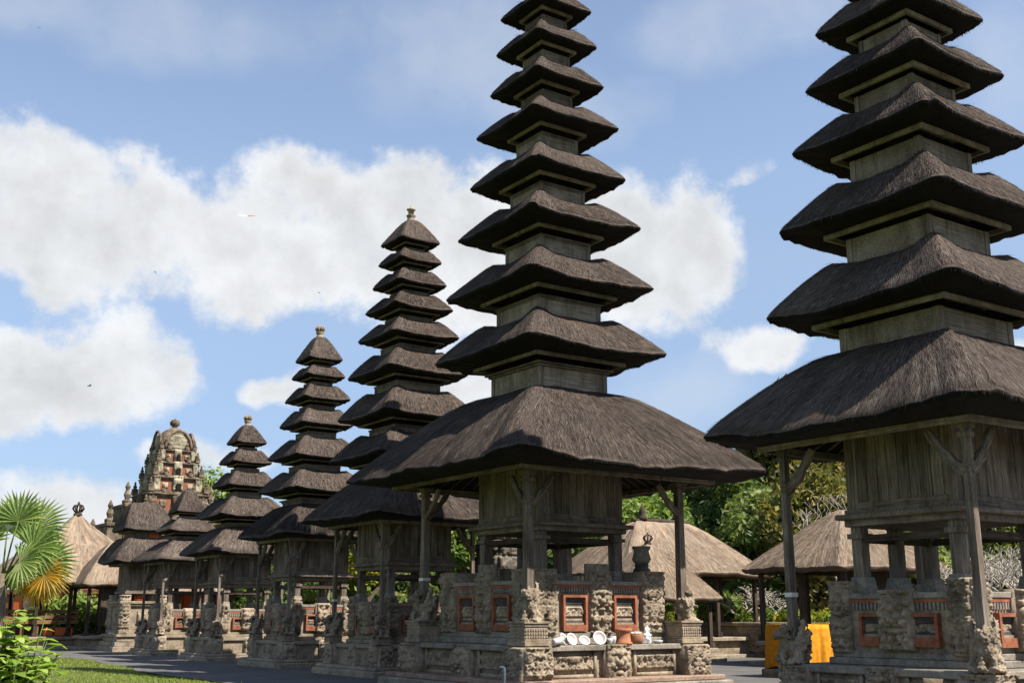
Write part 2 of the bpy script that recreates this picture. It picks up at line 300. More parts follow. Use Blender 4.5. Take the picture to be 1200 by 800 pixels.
class MB:
    """collects simple solids into one mesh"""
    def __init__(s): s.v, s.f, s.g, s.t, s.m, s.n = [], [], [], [], [], 0
    def add(s, verts, faces, gr=None, tone=.5, mat=0):
        b0 = len(s.v); s.v += [tuple(p) for p in verts]; s.f += [[i + b0 for i in f] for f in faces]
        off = random.uniform(0, 40)
        s.g += [(p[0] + off, p[1], p[2] + off) for p in (gr if gr is not None else verts)]; s.t += [tone] * len(verts); s.m += [mat] * len(faces)
    def box(s, x0, x1, y0, y1, z0, z1, grain=2, tone=.5, mat=0, top=1.0, bev=0.0):
        cx, cy = (x0 + x1) / 2, (y0 + y1) / 2
        if bev <= 0:
            v = []
            for z, k in ((z0, 1.0), (z1, top)):
                v += [(cx + (x0 - cx) * k, cy + (y0 - cy) * k, z), (cx + (x1 - cx) * k, cy + (y0 - cy) * k, z), (cx + (x1 - cx) * k, cy + (y1 - cy) * k, z), (cx + (x0 - cx) * k, cy + (y1 - cy) * k, z)]
            f = [(0, 3, 2, 1), (4, 5, 6, 7), (0, 1, 5, 4), (1, 2, 6, 5), (2, 3, 7, 6), (3, 0, 4, 7)]
        else:
            v, rings = [], [(z0, -bev), (z0 + bev, 0), (z1 - bev, 0), (z1, -bev)]
            for z, d in rings:
                k = top if z > (z0 + z1) / 2 else 1.0
                hx, hy = (x1 - x0) / 2 * k + d, (y1 - y0) / 2 * k + d; b = bev * .8
                v += [(cx - hx + b, cy - hy, z), (cx + hx - b, cy - hy, z), (cx + hx, cy - hy + b, z), (cx + hx, cy + hy - b, z), (cx + hx - b, cy + hy, z), (cx - hx + b, cy + hy, z), (cx - hx, cy + hy - b, z), (cx - hx, cy - hy + b, z)]
            f = [tuple(range(7, -1, -1)), tuple(range(24, 32))]
            for r in range(3):
                for i in range(8): f.append((r * 8 + i, r * 8 + (i + 1) % 8, r * 8 + 8 + (i + 1) % 8, r * 8 + 8 + i))
        o = {0: (1, 2, 0), 1: (2, 0, 1), 2: (0, 1, 2)}[grain]
        s.add(v, f, [(p[o[0]], p[o[1]], p[o[2]]) for p in v], tone, mat)
    def tube(s, pts, rad, n=8, tone=.5, mat=0, square=False, cap=True):
        pts = [Vector(p) for p in pts]; V, G = [], []; d = 0.0
        if not hasattr(rad, '__len__'): rad = [rad] * len(pts)
        ref = None
        for i, p in enumerate(pts):
            t = (pts[min(i + 1, len(pts) - 1)] - pts[max(i - 1, 0)]).normalized()
            if ref is None:
                ref = Vector((1, 0, 0)) if abs(t.x) < .8 else Vector((0, 1, 0))
            a = (ref - t * ref.dot(t)).normalized(); bb = t.cross(a); ref = a
            if i: d += (p - pts[i - 1]).length
            for k in range(n):
                ang = 2 * math.pi * (k + (.5 if square else 0)) / n; rr = rad[i] * (1.414 if square else 1)
                c, q = math.cos(ang) * rr, math.sin(ang) * rr
                V.append(p + a * c + bb * q); G.append((c, q, d))
        F = []
        for i in range(len(pts) - 1):
            for k in range(n): F.append((i * n + k, i * n + (k + 1) % n, (i + 1) * n + (k + 1) % n, (i + 1) * n + k))
        if cap: F += [tuple(range(n - 1, -1, -1)), tuple(range((len(pts) - 1) * n, len(pts) * n))]
        s.add(V, F, G, tone, mat)
    def lathe(s, prof, n=16, cx=0, cy=0, tone=.5, mat=0, M=None):
        V = []
        for r, z in prof:
            for k in range(n): V.append(Vector((cx + r * math.cos(2 * math.pi * k / n), cy + r * math.sin(2 * math.pi * k / n), z)))
        if M: V = [M @ p for p in V]
        F = []
        for i in range(len(prof) - 1):
            for k in range(n): F.append((i * n + k, i * n + (k + 1) % n, (i + 1) * n + (k + 1) % n, (i + 1) * n + k))
        F += [tuple(range(n - 1, -1, -1)), tuple(range((len(prof) - 1) * n, len(prof) * n))]
        s.add(V, F, None, tone, mat)
    def grid(s, V, ny, nx, mat=0, tone=.5, flip=False):
        F = []
        for j in range(ny - 1):
            for i in range(nx - 1):
                a = j * nx + i; q = (a, a + 1, a + nx + 1, a + nx); F.append(q[::-1] if flip else q)
        s.add(V, F, None, tone, mat)
    def mesh(s, name, mats, smooth=False):
        me = bpy.data.meshes.new(name); me.from_pydata(s.v, [], s.f)
        for mm in (mats if isinstance(mats, (list, tuple)) else [mats]): me.materials.append(mm)
        me.polygons.foreach_set('material_index', s.m); me.polygons.foreach_set('use_smooth', [smooth] * len(s.f))
        a = me.attributes.new('gr', 'FLOAT_VECTOR', 'POINT'); a.data.foreach_set('vector', np.asarray(s.g, np.float32).ravel())
        t = me.attributes.new('tone', 'FLOAT', 'POINT'); t.data.foreach_set('value', np.asarray(s.t, np.float32))
        me.update(); return me
    def obj(s, name, mats, parent=None, rz=0.0, loc=(0, 0, 0), smooth=False): return link(name, s.mesh(name, mats, smooth), parent, rz, loc)

# ------------------------------------------------------------------ thatched roofs
def unit_ring(nside, rho, nc=5):
    """unit square outline with rounded corners, counter-clockwise from (-1,-1)"""
    P = []
    for k, (sx, sy) in enumerate(((1, -1), (1, 1), (-1, 1), (-1, -1))):
        ax = [(-1, -1), (1, -1), (1, 1), (-1, 1)][k]
        a, c = np.array(ax, float), np.array((sx, sy), float); d = (c - a) / 2
        for t in np.linspace(rho / 2, 1 - rho / 2, nside, endpoint=True)[:-1]: P.append(a + (c - a) * t)
        cc = c - np.sign(c) * rho; ang0 = -math.pi / 2 + k * math.pi / 2
        for t in np.linspace(0, math.pi / 2, nc, endpoint=True)[:-1]: P.append(cc + rho * np.array((math.cos(ang0 + t), math.sin(ang0 + t))))
    return np.array(P)
def thatch(name, parent, tip, top, ztip, ztop, plank, zplank, zin, strands, seed, mats, pq=(1.45, .82), rho=.16, hip=.06, lift=.05, nside=26, slen=(.14, .32), swid=.016, rag=.5, thick=.0):
    rng = np.random.default_rng(seed)
    tip, top, plank = [np.array(q if hasattr(q, '__len__') else (q, q), float) for q in (tip, top, plank)]
    C = unit_ring(nside, rho); n = len(C); W = tip.mean()
    ang = np.arctan2(np.abs(C[:, 1]), np.abs(C[:, 0])); corner = np.exp(-((ang - math.pi / 4) / .20) ** 2)
    xs = np.concatenate([np.linspace(0, .8, 9), [.86, .91, .95, .975, .99, 1.0]])
    per = np.concatenate([[0], np.cumsum(np.linalg.norm(np.diff(C * tip, axis=0), axis=1))])
    ph = rng.uniform(0, 6.28, 8)
    def wob(s, x): return (np.sin(s * 1.3 + ph[0] + x * 2) * .5 + np.sin(s * 3.1 + ph[1] - x * 3) * .3 + np.sin(s * 7.7 + ph[2] + x * 5) * .2 + np.sin(s * 17 + ph[3]) * .15)
    rows, G, mi = [], [], []
    tip = tip * (1 + rng.normal(0, .006, 2))
    L = np.linalg.norm([tip[0] - top[0], ztop - ztip])
    for x in xs:
        h = top + (tip - top) * x
        z = ztip + (ztop - ztip) * max(0.0, 1 - x ** pq[0]) ** pq[1]
        bell = max(0.0, (min(1, x / .22)) * (1 - x) * 1.15)
        wv = wob(per, x) * W * .014 * (0.4 + x)
        zz = z + hip * W * corner * bell + lift * W * corner * x ** 3 + wv
        rows.append(np.column_stack([C * (h + wv[:, None] * .5), zz])); G.append(np.column_stack([per, np.zeros(n), np.full(n, x * L)]))
    nt_ = len(rows); zt = rows[-1][:, 2]
    jag = rng.normal(0, .013 * W ** .5, n)
    under = [(tip - .03, zt - .035 - thick * .3 + jag, 1), (tip - .10, zt - .02 - thick + jag * .5, 1), ((tip * .55 + plank * .45), None, .6), (plank + .02, np.full(n, zplank + .085), 1), (plank * .72, np.full(n, zin), 1)]
    for h, z, _ in under:
        if z is None: z = (zt - .02 - thick) * .5 + (zplank + .085) * .5
        rows.append(np.column_stack([C * h, z])); G.append(np.column_stack([per, np.full(n, .1), np.full(n, L + .1 * len(rows))]))
    V = np.concatenate(rows); G = np.concatenate(G); nr = len(rows)
    idx = np.arange(n); Q = []; MI = []
    for r in range(nr - 1):
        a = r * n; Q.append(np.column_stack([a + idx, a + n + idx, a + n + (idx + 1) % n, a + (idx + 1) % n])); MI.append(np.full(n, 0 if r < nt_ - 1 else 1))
    cap = len(V); V = np.vstack([V, [[0, 0, ztop + .02]]]); G = np.vstack([G, [[0, 0, 0]]])
    T = [np.column_stack([np.full(n, cap), idx, (idx + 1) % n])]; TMI = [np.zeros(n)]
    tone = np.full(len(V), .5)
    base_t = rng.normal(0, .14)
    # loose stems: lying on the slope, and a ragged fringe along the eave
    A = np.stack(rows[:nt_])                                     # rows x n x 3
    def surf(j, fr):
        j0 = np.clip(j.astype(int), 0, nt_ - 2); t = (j - j0)[:, None]; i0 = fr.astype(int) % n; i1 = (i0 + 1) % n; u = (fr - fr.astype(int))[:, None]
        return (A[j0, i0] * (1 - t) * (1 - u) + A[j0 + 1, i0] * t * (1 - u) + A[j0, i1] * (1 - t) * u + A[j0 + 1, i1] * t * u), j0, i0, i1
    S = strands; ii = np.interp(rng.uniform(0, per[-1], S), per, np.arange(n)); ln = rng.uniform(*slen, S)[:, None]; xr = np.minimum(np.sqrt(rng.uniform(.0, 1, S)), 1 - ln[:, 0] / L * rng.uniform(.75, 1.05, S))
    xr = np.clip(xr, 0, .995)
    jj = np.interp(xr, xs, np.arange(nt_))
    P, j0, i0, i1 = surf(jj, ii)
    dn = A[j0 + 1, i0] - A[j0, i0]; dn /= np.linalg.norm(dn, axis=1)[:, None] + 1e-9
    ac = A[j0, i1] - A[j0, i0]; ac /= np.linalg.norm(ac, axis=1)[:, None] + 1e-9
    nm = np.cross(ac, dn) * -1; nm *= np.sign(nm[:, 2:3] + 1e-6)
    wd = swid * rng.uniform(.6, 1.4, S)[:, None]
    d = dn + ac * rng.normal(0, .16, S)[:, None]
    b0 = P + nm * .006 - ac * wd / 2; b1 = P + nm * .006 + ac * wd / 2; tp = P + d * ln + nm * (rng.uniform(.006, .024, S)[:, None])
    s0 = len(V); V = np.vstack([V, np.stack([b0, b1, tp], 1).reshape(-1, 3)])
    G = np.vstack([G, np.repeat(np.column_stack([per[i0], rng.uniform(0, 9, S), xr * L]), 3, 0)])
    tone = np.concatenate([tone, np.repeat(np.clip(rng.normal(.5, .32, S) + base_t, -.4, 1.5), 3)])
    T.append(s0 + np.arange(S * 3).reshape(-1, 3)); TMI.append(np.zeros(S))
    S2 = int(strands * rag); ii = np.interp(rng.uniform(0, per[-1], S2), per, np.arange(n)); i0 = ii.astype(int) % n; i1 = (i0 + 1) % n; u = (ii - ii.astype(int))[:, None]
    P = (A[-1, i0] * (1 - u) + A[-1, i1] * u); ac = A[-1, i1] - A[-1, i0]; ac /= np.linalg.norm(ac, axis=1)[:, None] + 1e-9
    out = np.column_stack([C[i0], np.zeros(S2)]); out /= np.linalg.norm(out, axis=1)[:, None]
    P = P - out * rng.uniform(0, .16, S2)[:, None] + np.array([0, 0, 1]) * 0
    d = out * rng.uniform(-.1, .3, S2)[:, None] + ac * rng.normal(0, .18, S2)[:, None] + np.array([0, 0, -1.0])
    ln = rng.uniform(.015, .065, S2)[:, None] * (1 + thick * 3); wd = swid * 1.5
    s0 = len(V); V = np.vstack([V, np.stack([P - ac * wd / 2, P + ac * wd / 2, P + d * ln], 1).reshape(-1, 3)])
    G = np.vstack([G, np.repeat(np.column_stack([per[i0], rng.uniform(0, 9, S2), np.full(S2, L)]), 3, 0)])
    tone = np.concatenate([tone, np.repeat(rng.uniform(0, .8, S2), 3)])
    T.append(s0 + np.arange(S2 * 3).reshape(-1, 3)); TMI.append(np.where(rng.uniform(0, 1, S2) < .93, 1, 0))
    me = mesh_np(name, V, [np.concatenate(Q), np.concatenate(T)], mats, [np.concatenate(MI), np.concatenate(TMI)], G, tone)
    return link(name, me, parent)

# ------------------------------------------------------------------ carved stone
def relief_h(nx, ny, asp, seed, kind='scroll', n_el=70):
    rng = np.random.default_rng(seed)
    X, Y = np.meshgrid(np.linspace(-1, 1, nx), np.linspace(0, asp, ny)); Xa = np.abs(X)
    H = .0 * np.ones_like(X)
    def dome(x, y, r, base, sx=1.0):
        d2 = (((Xa - x) / sx) ** 2 + (Y - y) ** 2) / r ** 2
        return np.where(d2 < 1, base + np.sqrt(np.clip(1 - d2, 0, 1)) * r * 1.5, 0)
    def ring(x, y, r, w, base, a0=0, turns=6.3):
        d = np.hypot(Xa - x, Y - y); th = (np.arctan2(Y - y, Xa - x) - a0) % 6.283
        q = ((d - r * (.45 + .55 * th / 6.283)) / w) ** 2
        return np.where(q < 1, base + np.sqrt(np.clip(1 - q, 0, 1)) * w * 1.8, 0)
    rs = min(1.0, .42 + .26 * asp)
    def spiral(x, y, r, hand, base):
        d = np.hypot(Xa - x, Y - y); th = np.arctan2(Y - y, (Xa - x) * hand)
        v = np.cos(6.283 * d / (r * .50) - th); env = np.sqrt(np.clip(1 - (d / r) ** 2, 0, 1))
        return np.where(d < r, base + .24 * env + .17 * np.clip(v + .25, -.4, 1), 0)
    def rosette(x, y, r, k, base, a0):
        d = np.hypot(Xa - x, Y - y); th = np.arctan2(Y - y, Xa - x) + a0; rim = r * (.72 + .28 * np.cos(k * th))
        return np.where(d < rim, base + .30 * np.sqrt(np.clip(1 - (d / (rim + 1e-6)) ** 2, 0, 1)) + .16 * (d < r * .26), 0)
    def leaf(x, y, r, a, base):
        c, s_ = math.cos(a), math.sin(a); u = (Xa - x) * c + (Y - y) * s_; w = -(Xa - x) * s_ + (Y - y) * c; q = (u / r) ** 2 + (w / (r * .42)) ** 2
        return np.where(q < 1, base + .30 * np.sqrt(np.clip(1 - q, 0, 1)) - .12 * (np.abs(w) < r * .07), 0)
    rr_ = .36 * rs; ny_ = max(1, int(asp / (rr_ * 1.45))); nx_ = max(2, int(1 / (rr_ * 1.35)))
    for jy in range(ny_ + 1):
        for jx in range(nx_ + 1):
            x = (jx + .5 * (jy % 2)) / nx_ + rng.normal(0, .05); y = asp * jy / ny_ + rng.normal(0, .05); t = rng.uniform()
            if t < .48: H = np.maximum(H, spiral(x, y, rr_ * rng.uniform(.8, 1.15), rng.choice([-1, 1]), rng.uniform(.05, .22)))
            elif t < .72: H = np.maximum(H, rosette(x, y, rr_ * rng.uniform(.7, 1.0), rng.integers(5, 8), rng.uniform(.1, .28), rng.uniform(0, 6)))
            for _ in range(2): H = np.maximum(H, leaf(x + rng.normal(0, .5) * rr_, y + rng.normal(0, .5) * rr_, rr_ * rng.uniform(.5, .95), rng.uniform(0, 3.14), rng.uniform(.02, .26)))
    for _ in range(n_el // 2):
        H = np.maximum(H, dome(rng.uniform(0, 1.02), rng.uniform(0, asp), rng.uniform(.05, .12) * rs, rng.uniform(.1, .34), rng.uniform(.8, 1.3)))
    if kind == 'face':
        y0 = asp * .56
        H = np.where((Xa < .72) & (np.abs(Y - y0 + .05) < .55), np.maximum(H * .6, .3 + .1 * (1 - Xa)), H)
        for q in (dome(.34, y0, .2, .42), dome(.34, y0, .09, .62), ring(.34, y0 + .04, .3, .07, .40, 0), dome(0, y0 - .2, .19, .55, 1.1), dome(.17, y0 - .25, .11, .45),
                  dome(.75, y0 + .1, .2, .25), dome(.62, y0 - .35, .22, .35), dome(0, y0 + .42, .24, .45), dome(.3, y0 + .5, .17, .4), dome(.55, y0 + .45, .14, .35)): H = np.maximum(H, q)
        mouth = (Xa < .55) & (np.abs(Y - (y0 - .52)) < .13)
        H = np.where(mouth, .16, H)
        teeth = mouth & (((X * 7.5) % 1) > .2) & (Y > y0 - .52); H = np.where(teeth, .46, H)
        H = np.maximum(H, dome(.4, y0 - .5, .10, .48, .6)); H = np.maximum(H, dome(0, y0 - .78, .16, .35, 2.0))
    H += rng.normal(0, .012, H.shape)
    H[0, :] *= .25; H[-1, :] *= .25; H[:, 0] *= .3; H[:, -1] *= .3
    return H
def panel_into(mb, xc, zc0, w, h, d0, depth, seed, kind='scroll', res=.022, rot=0, n_el=34, back=.0):
    """carved panel facing -y at y=-d0 (rot turns it about z), centred on xc, from zc0 up"""
    nx = max(10, int(w / res)); ny = max(8, int(h / res)); asp = 2 * h / w
    H = relief_h(nx, ny, asp, seed, kind, n_el) * depth * 1.7; c, s = math.cos(rot), math.sin(rot); V = []
    for j in range(-1, ny + 1):
        for i in range(-1, nx + 1):
            jj, ii = min(max(j, 0), ny - 1), min(max(i, 0), nx - 1)
            x = xc + (ii / (nx - 1) - .5) * w; z = zc0 + jj / (ny - 1) * h
            y = -d0 - (H[jj, ii] if (i == ii and j == jj) else -back)
            V.append((x * c - y * s, x * s + y * c, z))
    mb.grid(V, ny + 2, nx + 2)

def blob_mesh(name, blobs, mat, voxel, disp=.03, nscale=.08, seed=0, dents=0):
    """one continuous carved figure: ellipsoids and bars fused by a voxel remesh, surface roughened"""
    bm = bmesh.new()
    for b in blobs:
        c, r = Vector(b[0]), b[1]; r = r if hasattr(r, '__len__') else (r, r, r)
        Mx = Matrix.Translation(c) @ (Matrix.Rotation(b[2][0], 4, b[2][1]) if len(b) > 2 else Matrix.Identity(4)) @ Matrix.Diagonal((*r, 1))
        bmesh.ops.create_icosphere(bm, subdivisions=2, radius=1, matrix=Mx)
    me = bpy.data.meshes.new(name + '_raw'); bm.to_mesh(me); bm.free()
    o = bpy.data.objects.new(name + '_raw', me); COL.objects.link(o)
    rm = o.modifiers.new('r', 'REMESH'); rm.mode = 'VOXEL'; rm.voxel_size = voxel
    dg = bpy.context.evaluated_depsgraph_get(); m2 = bpy.data.meshes.new_from_object(o.evaluated_get(dg)); bpy.data.objects.remove(o); bpy.data.meshes.remove(me)
    n = len(m2.vertices); co = np.empty(n * 3, np.float32); no = np.empty(n * 3, np.float32)
    m2.vertices.foreach_get('co', co); m2.vertices.foreach_get('normal', no); co = co.reshape(-1, 3); no = no.reshape(-1, 3)
    off = Vector((seed * 3.7, seed * 1.9, 0))
    hh = np.array([abs(mnoise.noise(Vector(p) / nscale + off)) + .5 * mnoise.noise(Vector(p) / (nscale * .4) + off) for p in co]) - .25
    co += no * (hh * disp * 2)[:, None]
    m2.vertices.foreach_set('co', co.ravel()); m2.materials.clear(); m2.materials.append(mat); m2.name = name
    m2.polygons.foreach_set('use_smooth', [True] * len(m2.polygons)); m2.update(); return m2

# winged lion, sitting on its haunches, looking out along the (-x,-y) diagonal; base at z=0, about 0.75 high
def lion_blobs():
    d = lambda f, l, z: ((-f - l) * .7071, (-f + l) * .7071, z)      # f forward, l to its left
    B = [(d(-.02, 0, .25), (.19, .19, .22)), (d(.10, 0, .33), (.15, .15, .19)), (d(-.12, 0, .18), (.17, .17, .17))]
    B += [(d(.2, 0, .54), (.125, .125, .12)), (d(.30, 0, .50), (.075, .075, .06)), (d(.30, 0, .45), (.06, .06, .035))]
    for l in (-1, 1):
        B += [(d(.27, .06 * l, .57), .035), (d(.16, .10 * l, .64), .045), (d(.12, .12 * l, .55), .055), (d(.1, .14 * l, .47), .055), (d(.04, .12 * l, .64), .05),
              (d(.22, .11 * l, .12), (.06, .06, .15)), (d(.27, .11 * l, .03), (.08, .08, .04)), (d(-.08, .17 * l, .13), (.12, .12, .13)), (d(.05, .2 * l, .035), (.09, .09, .04))]
        for k in range(6):
            t = k / 5; B.append((d(-.10 - .10 * t, (.16 + .03 * t) * l, .34 + .40 * t), (.085 - .03 * t, .085 - .03 * t, .10)))
            B.append((d(-.2 - .12 * t, (.17 + .02 * t) * l, .26 + .30 * t), (.07 - .02 * t,) * 3))
    for k in range(7):
        t = k / 6; B.append((d(-.30 - .05 * math.sin(t * 3), 0, .08 + .62 * t), .065 - .02 * t))
    B += [(d(0.02, 0, .66), (.08, .08, .08)), (d(.14, 0, .68), (.05, .05, .06)), (d(0, 0, -.01), (.34, .34, .045))]
    return B
# standing figure in front of a rayed disc
def figure_blobs():
    B = [((0, 0, 0), (.26, .26, .06)), ((0, 0, .22), (.12, .10, .2)), ((0, 0, .42), (.13, .10, .14)), ((0, -.02, .62), .09), ((0, -.01, .71), (.06, .06, .06)), ((0, -.09, .61), (.03, .03, .03))]
    for s in (-1, 1):
        B += [((.15 * s, -.02, .42), (.045, .05, .13)), ((.13 * s, -.09, .32), (.04, .09, .04)), ((.08 * s, -.04, .07), (.065, .09, .09)), ((.1 * s, 0, .63), .035)]
    for k in range(14):
        a = k / 14 * 6.283; B.append(((-.30 + .0, .17 * math.cos(a), .30 + .17 * math.sin(a)), (.045, .045, .045)))
    B += [((-.29, 0, .30), (.05, .13, .13)), ((-.32, 0, .30), .06), ((-.18, 0, .16), (.14, .12, .14)), ((-.14, 0, .42), (.10, .10, .08))]
    return B
LION = blob_mesh('guardian_lion', lion_blobs(), M_STONE, .022, .030, .07, 1)
LION2 = blob_mesh('guardian_lion_b', lion_blobs(), M_STONE, .026, .036, .09, 5)
FIGURE = blob_mesh('guardian_figure', figure_blobs(), M_STONE, .022, .022, .06, 3)

def curved_bar(mb, p0, p1, bow, r0, r1, n=7, tone=.5):
    p0, p1 = Vector(p0), Vector(p1); pts, rad = [], []
    for k in range(n):
        t = k / (n - 1); p = p0.lerp(p1, t); p.z -= bow * 4 * t * (1 - t) * .5
        o = Vector((p1.x - p0.x, p1.y - p0.y, 0)); p += o * bow * 2 * t * (1 - t) * .0
        pts.append(p); rad.append((r0 + (r1 - r0) * t) * (1 + .22 * math.sin(t * 16)))
    mb.tube(pts, rad, 6, tone)

QUART = [0, -math.pi / 2, math.pi / 2, math.pi]                  # face copies: right face, left face, then the two far faces

# ------------------------------------------------------------------ shrine tower builder
def tower(loc, tiers, apex, lv, label, group='thatched shrine towers in a row', hd=1.0, seed=0, cut_top=False, finial=True, pedestal=True, n_niche=2, rich=True, bands=(), rise_k=.55, gap=.13):
    """tiers: (tip half width, tip z, plank half width, plank z) from the bottom up; lv: widths and heights of the stone base"""
    root = empty('thatched_shrine_tower', loc, label, 'shrine tower', group)
    rng = random.Random(seed); P = lv
    wb, wl, ww, wc, wp = P['base'], P['ledge_w'], P['wall_w'], P['ch_w'], P['post_w']
    zl, zw, zc, zt0 = P['ledge'], P['wall'], P['ch'], tiers[0][3]
    zstep = zl * .20; zs2 = zl * .31; res = .020 / hd
    # --- stone base
    m = MB(); m.box(-wb, wb, -wb, wb, -.15, zstep, bev=.03); m.obj('base_step', M_SMOOTH if rich else M_STONEP, root)
    m = MB(); m.box(-wb * .955, wb * .955, -wb * .955, wb * .955, zstep, zs2, bev=.02); m.obj('base_course', M_PINK if rich else M_STONEP, root)
    m = MB(); wk = wl * .94; m.box(-wk, wk, -wk, wk, zs2, zl - .115, bev=.01); m.obj('plinth', M_STONE if rich else M_STONEP, root)
    m = MB(); m.box(-wl, wl, -wl, wl, zl - .115, zl, bev=.015); m.obj('stone_ledge', M_SMOOTH if rich else M_STONEP, root)
    ch_ = zl - zs2
    if rich:
        for sgn in (-1, 1):
            fz = MB(); x0, x1 = sorted((sgn * wl * .22, sgn * (wl * .70)))
            fz.box(x0 - .03, x1 + .03, -wk - .012, -wk + .05, zs2, zl - .117); panel_into(fz, (x0 + x1) / 2, zs2 + ch_ * .24, x1 - x0 - .12, ch_ * .44, wk + .012, .10, seed + 11 + sgn, 'scroll', res, n_el=40)
            fz.box(x0 - .02, x0 + .05, -wk - .06, -wk - .01, zs2, zl - .117); fz.box(x1 - .05, x1 + .02, -wk - .06, -wk - .01, zs2, zl - .117); fz.box(x0 + .05, x1 - .05, -wk - .04, -wk - .01, zs2, zs2 + ch_ * .12)
            fm = fz.mesh('frieze_panel', M_STONE, True)
            for q in QUART: link('frieze_panel', fm, root, q)
    mb = MB(); bw = wl * .27; panel_into(mb, 0, zs2 - .06, bw, ch_ + .07, wl - .03, .13, seed + 21, 'face', res, n_el=22)
    mb.box(-bw / 2, bw / 2, -wl + .03, -wl + .25, zs2 - .06, zl + .01)
    cm = mb.mesh('carved_face_block', M_STONE, True)
    for q in QUART: link('carved_face_block', cm, root, q)
    mb = MB(); cw = wl * .285; co = wl * 1.045                       # corner block carved on both outer faces
    panel_into(mb, -co + cw / 2 , zs2 - .10, cw, ch_ + .08, co, .12, seed + 31, 'scroll', res, n_el=34)
    panel_into(mb, co - cw / 2, zs2 - .10, cw, ch_ + .08, co, .12, seed + 32, 'scroll', res, rot=-math.pi / 2, n_el=34)
    mb.box(-co, -co + cw, -co, -co + cw, zs2 - .10, zl - .02, bev=.03)
    cb = mb.mesh('carved_corner_block', M_STONE, True)
    for q in QUART: link('carved_corner_block', cb, root, q)
    # --- wall with niches
    h = zw - zl
    m = MB(); m.box(-ww * 1.09, ww * 1.09, -ww * 1.09, ww * 1.09, zl, zl + h * .10, bev=.015); m.box(-ww * 1.04, ww * 1.04, -ww * 1.04, ww * 1.04, zl + h * .10, zl + h * .19, bev=.012)
    m.obj('wall_base', M_SMOOTH if rich else M_STONEP, root)
    m = MB(); m.box(-ww, ww, -ww, ww, zl + h * .19, zw - .09); m.obj('stone_wall', M_STONE, root)
    m = MB(); m.box(-ww * 1.05, ww * 1.05, -ww * 1.05, ww * 1.05, zw - .09, zw, bev=.012)
    for k in range(int(ww * 2 / .07)):
        x = -ww + .035 + k * .07
        for c, s in ((1, 0), (0, 1)):
            a0, a1 = (x - .022, x + .022)
            m.box(*((a0, a1, -ww * 1.028, -ww * 1.0 + .02) if c else (-ww * 1.028, -ww + .02, a0, a1)), zw - .25, zw - .15)
    m.obj('wall_cornice', M_SMOOTH, root)
    m = MB(); m.box(-ww * 1.033, ww * 1.033, -ww * 1.033, ww * 1.033, zw - .148, zw - .093); m.obj('painted_band', M_ORANGE, root)
    one = n_niche == 1; pw = ww * (.46 if one else .33); pb, ph = (zl + h * .22, h * .82) if one else (zl + h * .16, h * 1.0); pd_ = ww + (.10 if one else .03)
    mb = MB(); panel_into(mb, 0, pb, pw, ph, pd_, .15, seed + 41, 'face', res, n_el=26); mb.box(-pw / 2, pw / 2, -pd_, -ww + .12, pb, pb + ph * (1.0 if one else 1.12))
    fp = mb.mesh('carved_face_pilaster', M_STONE, True)
    for q in QUART: link('carved_face_pilaster', fp, root, q)
    mb = MB(); cw = ww * (.30 if one else .36); co = ww * 1.03; ct = zl + h * .16
    panel_into(mb, -co + cw / 2, ct, cw, h * 1.02, co, .12, seed + 51, 'scroll', res, n_el=46)
    panel_into(mb, co - cw / 2, ct, cw, h * 1.02, co, .12, seed + 52, 'scroll', res, rot=-math.pi / 2, n_el=46)
    mb.box(-co, -co + cw, -co, -co + cw, ct, ct + h * 1.01, bev=.02)
    cp = mb.mesh('carved_corner_pilaster', M_STONE, True)
    for q in QUART: link('carved_corner_pilaster', cp, root, q)
    nw = ww * (1.16 if one else .37); nx = 0 if one else ww * .395; nz0, nz1 = zl + h * (.27 if one else .205), zw - .30
    fr = MB(); y0 = -ww; t = .055 if one else max(.03, nw * .085)
    for x0, x1, z0, z1 in ((-nw / 2, -nw / 2 + t, nz0, nz1), (nw / 2 - t, nw / 2, nz0, nz1), (-nw / 2 + t, nw / 2 - t, nz1 - t, nz1), (-nw / 2 + t, nw / 2 - t, nz0, nz0 + t * 2.4)):
        fr.box(x0, x1, y0 - .10, y0 + .03, z0, z1)
    frm = fr.mesh('niche_frame', M_ORANGE)
    pn = MB(); iw = nw / 2 - t; pn.box(-iw, iw, y0 - .004, y0 + .02, nz0 + t * 2.4, nz1 - t, mat=1)  # darker stone on the niche back paints in the recess's shade
    zz = nz0 + (nz1 - nz0) * .38; panel_into(pn, 0, zz, iw * 2 - .02, (nz1 - nz0) * .30, -y0 + .008, .05, seed + 61, 'scroll', res * 1.2, n_el=30)
    for k in range(3):
        d = .055 - k * .018; pn.box(-iw, iw, y0 - d, y0, nz0 + t * 2.4 + k * .045, nz0 + t * 2.4 + k * .045 + .043, mat=k % 2); pn.box(-iw, iw, y0 - d, y0, nz1 - t - k * .045 - .043, nz1 - t - k * .045, mat=1)  # dark steps at top and bottom carry the niche shade as colour
    pnm = pn.mesh('niche_panel', [M_STONE, M_DSTONE])
    for q in QUART:
        for s in ((1,) if one else (-1, 1)):
            f = link('niche_frame', frm, root, q, (s * nx * math.cos(q), s * nx * math.sin(q), 0)); link('niche_panel', pnm, f)
    # --- corner pedestals, guardians, posts with braces
    zp0 = zl
